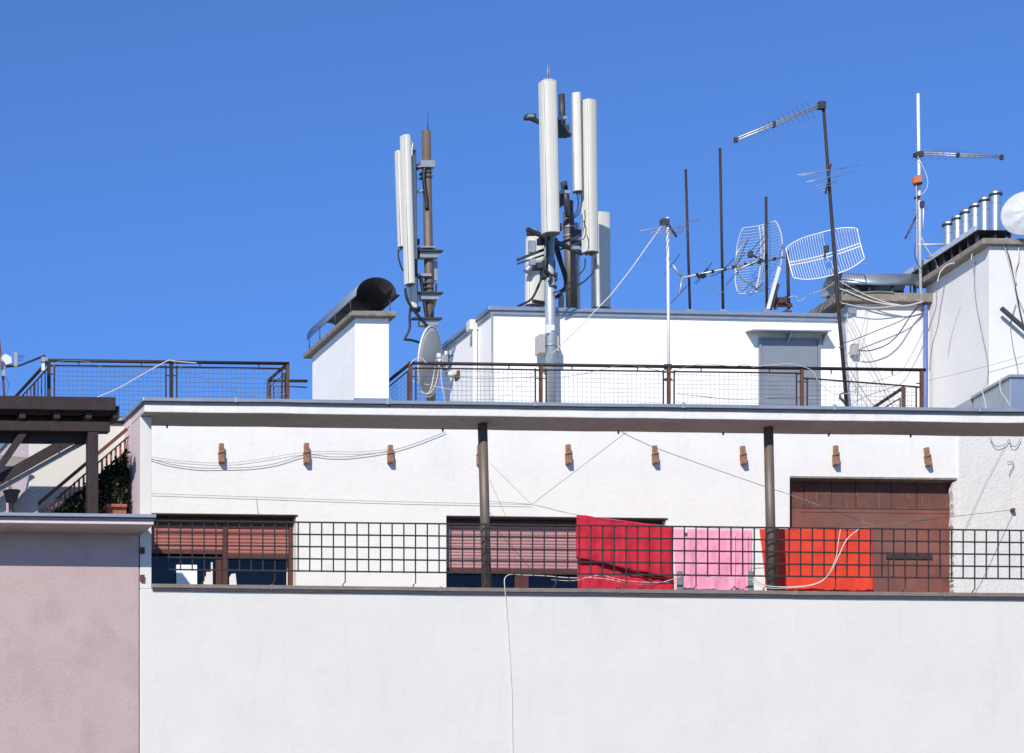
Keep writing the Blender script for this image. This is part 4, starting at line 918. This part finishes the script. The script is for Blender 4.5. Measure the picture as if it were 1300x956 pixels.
for pix, lab, mm, r in (([(534, 497), (540, 500), (546, 496), (550, 480), (552, 466)], 'pale lead curling under the grey satellite dish', m_white_cord, .009), ([(558, 458), (556, 475), (552, 490), (545, 500), (536, 499)], 'second pale lead hanging close to the back of the grey dish', m_white_cord, .007), ([(560, 466), (560, 480), (563, 500), (565, 512)], 'pale lead dropping to the deck right of the grey dish', m_white_cord, .007), ([(520, 483), (545, 489), (575, 495)], 'pale cord drooping across the foot of the left mast', m_white_cord, .006)):
    cable(pix, r, mm, lab, YD - .5, name='lead')

# ------------------------------------------------------------------ pegs on the terrace wall
peg = None
pegs = [(281, 563, 589, 0, 'leftmost wooden peg under the beam'), (389, 563.5, 589, 0, 'second wooden peg from the left'), (495.5, 564, 590, 0, 'grey-tipped wooden peg left of the first post'), (609, 564, 592, 0, 'wooden peg partly hidden behind the left grey post'), (721.5, 565, 590, 2, 'first wooden peg right of the left grey post'), (831.5, 565.5, 590, 3, 'wooden peg midway between the two grey posts'), (943.5, 566, 591, 5, 'wooden peg just left of the right grey post'), (1061, 567, 591, 1, 'wooden peg above the oxblood door, left one'), (1177.5, 568, 593, 9, 'most tilted wooden peg, above the right end of the door')]
for k, (x, y0, y1, tilt, lab) in enumerate(pegs):
    c = P(x, (y0 + y1) / 2, YW - .06)
    if peg is None:
        peg = thing('wooden_peg', lab, 'peg', c, 'wooden pegs on the terrace wall'); o = peg
        MB().box(c + Vector((-.032, -.03, .0)), c + Vector((.030, .02, .135))).build('upper_block', m_wood, o, .006)
        MB().box(c + Vector((-.026, -.04, -.12)), c + Vector((.036, .058, .03))).build('lower_block', m_wood, o, .006)
        MB().tube([c + Vector((-.06, -.03, -.01)), c + Vector((-.02, -.045, .0)), c + Vector((.03, -.045, .01))], .006, 5).build('wire_tie', m_dksteel, o)
        for ch_ in o.children: ch_.location = (0, 0, 0)
    else:
        o = peg.copy(); COL.objects.link(o); o['label'] = lab; o.location = c
        for chd in peg.children: d = chd.copy(); COL.objects.link(d); d.parent = o
        o.rotation_euler = (0, math.radians(-tilt), 0); o.scale = (1, 1, random.uniform(.92, 1.06))
# ------------------------------------------------------------------ laundry
YL = .80
def cloth(tl, tr, bl_, br, Y, m, parent, name, folds=7, amp=.02, seed=0, nx=60, nz=26, lean=.0):
    rnd = random.Random(seed); ph = [rnd.uniform(0, 6.28) for _ in range(5)]; s = MB(); g = []
    TL, TR, BL, BR = (P(*q, Y) for q in (tl, tr, bl_, br))
    for j in range(nz + 1):
        v = j / nz; row = []
        for i in range(nx + 1):
            u = i / nx; p = lerp(lerp(TL, TR, u), lerp(BL, BR, u), v)
            k = .25 + .75 * v
            p.y += amp * k * (math.sin(u * folds * 6.28 + ph[0] + v * .6) + .5 * math.sin(u * folds * 2.3 * 6.28 + ph[1] - v) + .5 * math.sin(u * 3.1 + ph[2] + v * 4)) - lean * v
            p.y += noise.noise(Vector((u * 5 + seed, v * 3, seed))) * .022 + noise.noise(Vector((u * 16 + seed, v * 9, seed))) * .010; p.z += noise.noise(Vector((u * 6, seed, 0))) * .008 * (1 - v)
            row.append(s.bm.verts.new(p))
        g.append(row)
    for j in range(nz):
        for i in range(nx): s.face([g[j][i], g[j][i+1], g[j+1][i+1], g[j+1][i]], 0, True)
    return s.build(name, m, parent, solid=.006)
# all three hang over one line
line = [(610, 636, YW - .02), (675, 640.5, 1.6), (732, 653.5, YL), (853, 668, YL), (965, 671.5, YL), (1040, 671.5, YL), (1108, 668.5, YL), (1200, 657, YL + .5), (1288, 647, YW - .03)]
tag(MB().wire(line, .0035, sm=3).build('clothes_line', m_grey_cord), 'thin clothes line carrying the red and pink laundry', 'clothes line')
c1 = thing('blanket', 'crimson blanket hung over the line with a dark slanting hem', 'blanket', P(792, 744, YL), 'laundry on the terrace')
cloth((732, 653.5), (853.5, 668.5), (731.5, 708), (854, 735), YL - .035, m_red, c1, 'front_fold', 5, .012, 1)
cloth((733, 654.5), (853, 669), (733, 758), (856, 758), YL + .02, m_red, c1, 'back_fold', 4, .010, 2)
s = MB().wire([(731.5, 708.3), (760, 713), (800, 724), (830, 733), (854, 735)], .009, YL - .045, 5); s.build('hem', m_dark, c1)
c2 = thing('towel', 'rose pink towel hanging between the two red cloths', 'towel', P(905, 744, YL), 'laundry on the terrace')
cloth((855, 671), (955, 673), (859, 760), (955, 760), YL, m_pinkc, c2, 'cloth', 3, .010, 3)
s = MB()
for x in (932, 948): s.bar(P(x, 677, YL - .035), P(x, 758, YL - .035), .022, .012, (0, 1, 0))
s.build('stripe', mat('pale_pink_stripe', (.86, .39, .52), .9), c2)
c3 = thing('sheet', 'bright scarlet cloth hanging right of the second post', 'sheet', P(1040, 752, YL), 'laundry on the terrace')
cloth((964, 672), (1108, 669), (975, 765), (1109, 765), YL, m_red2, c3, 'cloth', 2, .007, 5)
# narrow grey straps/boards behind the rail
for x, lab in ((863.5, 'grey-green slat standing at the left end of the pink towel'), (953.5, 'grey-green slat standing at the right end of the pink towel')):
    tag(MB().rect(x - 3.5, 725, x + 3.5, 760, .75, .02).build('slat', mat('grey_green_board', (.17, .20, .19), .7), bevel=.003), lab, 'slat', 'slats behind the railing')
# ------------------------------------------------------------------ cords and wires
yv = YW - .03
cable([(190, 582), (215, 589), (250, 594), (285, 594), (320, 593), (352, 588), (389, 577.5), (420, 580), (450, 579), (496, 572), (530, 562), (566, 548)], .0045, m_grey_cord, 'dark sagging cable strung between the pegs on the left of the terrace wall', yv)
cable([(190, 580), (240, 586), (300, 587), (389, 574), (455, 573.5), (496, 570)], .0025, m_grey_cord, 'faint thin wire just above the sagging cable', yv)
cable([(190, 626.5), (325, 631), (470, 636), (600, 639), (675, 640.5)], .003, m_grey_cord, 'thin level wire across the wall above the left window', yv, sm=2, name='wire', cat='wire')
cable([(325, 631), (328, 655)], .002, m_grey_cord, 'short hair-thin wire dropping to the left window', yv, sm=0, name='wire', cat='wire')
cable([(675, 640.5, 1.7), (795, 549, .5)], .003, m_grey_cord, 'thin wire slanting up right from the clothes line to the beam', sm=0, name='wire', cat='wire')
cable([(675, 640.5, 1.7), (624, 590, .3)], .002, m_grey_cord, 'thin wire slanting up left from the clothes line to the first post', sm=0, name='wire', cat='wire')
cable([(622, 610, .2), (642, 655, yv)], .002, m_grey_cord, 'hair-thin wire beside the first post above the pink shutter', sm=0, name='wire', cat='wire')
cable([(784, 545, .4), (830, 568, 1.0), (975, 619, 1.6), (1003, 628, 1.8), (1110, 668, YL)], .004, m_grey_cord, 'long thin wire descending right from the beam towards the scarlet cloth', sm=2, name='wire', cat='wire')
cable([(1257, 556), (1262, 565), (1268, 567), (1277, 563), (1281, 558), (1284, 566), (1290, 566), (1296, 556)], .005, m_grey_cord, 'curly grey cable hanging under the beam at the far right', yv - .03)
cable([(1276, 565), (1250, 615), (1225, 672)], .002, m_grey_cord, 'hair-thin wire crossing the rough wall at the right', yv - .02, sm=0, name='wire', cat='wire')
cable([(1279, 587), (1284, 586), (1287, 590), (1283, 598), (1281, 603)], .004, m_rust, 'small bent rusty hook on the rough wall at the right', yv - .02, name='hook', cat='hook')
tag(MB().rect(1285, 645, 1289, 649, yv - .05, .06).build('wall_anchor', m_rust), 'small rusty anchor where the clothes line meets the right wall', 'anchor')
tag(MB().wire([(1170, 662, YL + .3), (1178, 660.5, YL + .34)], .008, sm=0).build('clothes_peg', m_whitem), 'single white clothes peg on the line in front of the door', 'clothes peg')
tag(MB().rect(869.5, 672, 872, 676, YL - .05, .04).build('clothes_peg', m_whitem), 'small pale clothes peg at the top left of the pink towel', 'clothes peg')
cable([(652, 1040, -.012), (650, 900, -.012), (649, 867, -.012), (645, 800, -.012), (642, 760, -.02), (640.5, 742, -.05), (641, 734, -.02), (647, 729.5, .02), (660, 730, .1), (690, 731, .12), (720, 733.5, .12), (745, 734, .1)], .006, m_white_cord, 'pale cord hanging over the parapet down the front wall')
cable([(742, 733), (770, 735), (800, 741), (830, 741), (855, 735), (870, 729)], .005, m_white_cord, 'pale cord drooping along the foot of the crimson blanket', .15)
cable([(700, 736), (730, 737), (760, 730), (775, 733), (800, 738), (850, 740)], .004, m_white_cord, 'thinner pale cord tangled below the crimson blanket', .17)
cable([(870, 728), (900, 732), (940, 736), (960, 735)], .004, m_white_cord, 'pale cord in front of the pink towel foot', .15)
cable([(958, 736), (975, 744), (1010, 745), (1035, 741), (1052, 730), (1065, 705), (1075, 685), (1090, 672)], .007, m_white_cord, 'pale cord looping up across the scarlet cloth', -.0)
cable([(955, 738), (972, 746), (1000, 746.5), (1030, 743), (1048, 734), (1060, 712), (1064, 690), (1067, 672)], .005, m_white_cord, 'second thinner cord rising across the scarlet cloth', -.01)
# cords on the upper railings
cable([(62, 478), (68, 465), (75, 459), (100, 458), (120, 462), (145, 474), (170, 476), (195, 466), (217, 459), (232, 468), (260, 480), (300, 497), (330, 504), (365, 500)], .004, m_grey_cord, 'grey wire wandering through the left mesh railing', YR - .04)
cable([(122, 505), (150, 493), (180, 476), (205, 462), (215, 457.5), (225, 459), (250, 461)], .007, m_white_cord, 'white cord slanting up to the middle post of the left railing', YR - .05)
cable([(521, 462), (527, 456), (535, 455), (541, 461)], .006, m_white_cord, 'small white loop on the corner of the right railing', YR - .04)
cable([(525, 470), (570, 477), (620, 481), (686, 478), (720, 478), (760, 470), (785, 464), (800, 463), (815, 466), (849, 472), (870, 466), (895, 462), (930, 465), (945, 463), (955, 466)], .0035, m_grey_cord, 'thin grey wire threaded along the right mesh railing', YR - .04)
cable([(635, 508), (680, 475), (760, 410), (785, 385)], .002, m_grey_cord, 'faint guy wire crossing the second mesh panel', YR + .5, sm=0, name='guy_wire', cat='wire')
cable([(860, 500), (890, 503), (930, 507), (1000, 505), (1040, 506)], .005, m_white_cord, 'pale cord lying along the deck behind the right railing', YR + .3)
cable([(955, 466), (985, 463), (1005, 462), (1030, 470), (1040, 485), (1060, 500), (1090, 497)], .004, m_white_cord, 'pale cord drooping from the right railing below the steel door', YR - .04)
# cables around the right chimney
Yk = YK - .14
for pix, r, mm, lab in (
    ([(1060, 356), (1066, 366), (1076, 370), (1100, 380), (1125, 386), (1150, 388), (1172, 383)], .010, m_white_cord, 'pale cable draped below the bluish hood, lower strand'),
    ([(1065, 356), (1078, 364), (1100, 375), (1125, 384), (1142, 387)], .008, m_white_cord, 'pale cable draped below the bluish hood, upper strand'),
    ([(1064, 356), (1065, 376), (1068, 384), (1075, 386), (1090, 389), (1112, 391), (1140, 388)], .007, m_white_cord, 'pale cable bent down at the leaning mast and along the slab'),
    ([(1172, 383), (1160, 395), (1150, 410), (1140, 425), (1125, 438), (1105, 445), (1091, 445)], .008, m_black, 'black cable curving from the block corner to the junction box'),
    ([(1172, 385), (1150, 404), (1110, 421), (1082, 432), (1066, 437)], .006, m_dksteel, 'dark cable slanting down left to the leaning mast'),
    ([(1072, 400), (1095, 445), (1118, 488), (1135, 518)], .003, m_grey_cord, 'thin wire falling right across the white wall, left strand'),
    ([(1078, 395), (1105, 450), (1128, 498), (1140, 518)], .003, m_grey_cord, 'thin wire falling right across the white wall, middle strand'),
    ([(1074, 460), (1090, 488), (1105, 510), (1114, 518)], .005, m_grey_cord, 'grey cable slanting down behind the last mesh panel'),
    ([(1172, 420), (1160, 445), (1145, 470), (1130, 478), (1100, 488), (1080, 498)], .004, m_grey_cord, 'grey wire swinging from the block to the foot of the leaning mast'),
    ([(1086, 451), (1087, 470), (1086, 500)], .005, m_grey_cord, 'short cable dropping straight from the junction box'),
    ([(1063, 512), (1100, 390), (1062, 350)], .0025, m_grey_cord, 'very thin stay wire beside the leaning mast')):
    cable(pix, r, mm, lab, Yk, 'cables on the right rooftop wall')
cable([(1070, 372), (1075, 368), (1090, 371), (1115, 370), (1135, 371)], .008, m_green, 'green cord lying on the mossy slab under the hood', Yk - .0)
cable([(1001, 378, 6.5), (1010, 376, 6.4), (1015, 382, 6.4), (1030, 373, 6.2), (1045, 368, 6.0), (1060, 358, 5.8)], .006, m_white_cord, 'pale lead strung from the short roof pole to the leaning mast')
xf = YB - .1
for pix, r, mm, lab in (
    ([(1233, 330), (1236, 315), (1245, 307), (1252, 305)], .007, m_white_cord, 'pale cable arching over the slab edge, right one'),
    ([(1190, 358), (1194, 345), (1203, 336), (1212, 334)], .007, m_white_cord, 'pale cable arching over the slab edge, left one'),):
    cable(pix, r, mm, lab, YB + .3, 'cables on the right chimney block')
def side(x, y):                                  # point on the block's left flank
    d = FW + RT * ((x - PX) / F) + UP * ((PY - y) / F); t = (xq - .012 - CAM.x) / d.x; return CAM + d * t
for pix, r, mm, lab in (
    ([(1238, 332), (1237, 360), (1240, 390), (1247, 425), (1254, 460), (1254, 486)], .006, m_grey_cord, 'grey cable winding down the flank near the block corner'),
    ([(1199, 362), (1194, 390), (1190, 415), (1183, 440), (1180, 470)], .004, m_grey_cord, 'thin cable on the flank of the block, nearer the pale mast'),
    ([(1189, 366), (1188, 390), (1182, 408), (1177, 425)], .004, m_grey_cord, 'shortest thin cable on the far side of the block flank')):
    tag(MB().tube(smooth([side(*q) for q in pix], 5), r, 6).build('cable', mm), lab, 'cable', 'cables on the right chimney block')
for pix, r, mm, lab in (
    ([(1273, 306), (1282, 330), (1288, 360), (1296, 400), (1306, 440)], .010, m_dksteel, 'dark rod slanting down the front of the right block'),
    ([(1270, 306), (1276, 315), (1284, 345), (1290, 370), (1300, 395)], .007, m_white_cord, 'white cable beside the dark rod on the right block'),
    ([(1293, 312), (1293, 330), (1289, 345), (1290, 360)], .007, m_white_cord, 'white cable hooking down from the slab at the right edge'),
    ([(1290, 385), (1283, 410), (1286, 440), (1292, 470), (1290, 495)], .005, m_grey_cord, 'grey cable bulging left down the front of the block'),
    ([(1246, 494), (1250, 508), (1252, 520)], .007, m_white_cord, 'short white cord over the roof hatch, left one'),
    ([(1270, 478), (1270, 495), (1278, 508), (1282, 515)], .007, m_white_cord, 'short white cord over the roof hatch, right one')):
    cable(pix, r, mm, lab, (YB - .03) if pix[0][1] < 470 else 2.93, 'cables on the right chimney block')
cable([(1178, 483), (1230, 471), (1300, 452), (1330, 444)], .003, m_grey_cord, 'thin straight wire rising right across the chimney block', YB - .08, sm=0, name='wire', cat='wire')
tag(MB().bar(P(1271, 391, YB - .12), P(1304, 420, YB - .12), .05, .045).build('wall_bracket', m_dksteel), 'dark square bar sticking out from the front of the right block', 'bracket')

# ------------------------------------------------------------------ camera, light, world
cd = bpy.data.cameras.new('camera'); co = bpy.data.objects.new('camera', cd); COL.objects.link(co)
co.location = CAM; co.rotation_euler = (math.radians(90), 0, -A)
cd.sensor_width = 36; cd.lens = 36 * F / 1300; cd.shift_x = (650 - PX) / 1300; cd.shift_y = (PY - 478) / 1300
cd.clip_start = .5; cd.clip_end = 3000
scene.camera = co
L = Vector((.65, 1, -.85)).normalized()
sun = bpy.data.lights.new('sun', 'SUN'); so = bpy.data.objects.new('sun', sun); COL.objects.link(so)
so.rotation_euler = L.to_track_quat('-Z', 'Y').to_euler(); so.location = (0, -20, 40)
sun.energy = 5.0; sun.angle = math.radians(.5); sun.color = (1, .94, .85)
w = bpy.data.worlds.new('World'); scene.world = w; w.use_nodes = True
nt = w.node_tree; bg = nt.nodes['Background']
sky = nt.nodes.new('ShaderNodeTexSky'); sky.sky_type = 'NISHITA'; sky.sun_disc = False
sky.sun_elevation = math.asin(-L.z); sky.sun_rotation = math.atan2(-L.x, -L.y)
sky.altitude = 2500; sky.air_density = 1.0; sky.dust_density = 0; sky.ozone_density = 3
tint = nt.nodes.new('ShaderNodeMix'); tint.data_type = 'RGBA'; tint.blend_type = 'MULTIPLY'; tint.inputs[0].default_value = 1; tint.inputs[7].default_value = (.63, .955, 1.45, 1)
geo = nt.nodes.new('ShaderNodeTexCoord'); sx = nt.nodes.new('ShaderNodeSeparateXYZ'); nt.links.new(geo.outputs['Generated'], sx.inputs[0])
mr = nt.nodes.new('ShaderNodeMapRange'); mr.inputs[1].default_value = .18; mr.inputs[2].default_value = .40; mr.inputs[3].default_value = 1.10; mr.inputs[4].default_value = .77
nt.links.new(sx.outputs['Z'], mr.inputs[0])
sc2 = nt.nodes.new('ShaderNodeVectorMath'); sc2.operation = 'SCALE'
nt.links.new(sky.outputs[0], tint.inputs[6]); nt.links.new(tint.outputs[2], sc2.inputs[0]); nt.links.new(mr.outputs[0], sc2.inputs['Scale']); nt.links.new(sc2.outputs[0], bg.inputs[0]); bg.inputs[1].default_value = .116
vs = scene.view_settings; vs.view_transform = 'Standard'; vs.look = 'None'; vs.exposure = 0; vs.gamma = 1
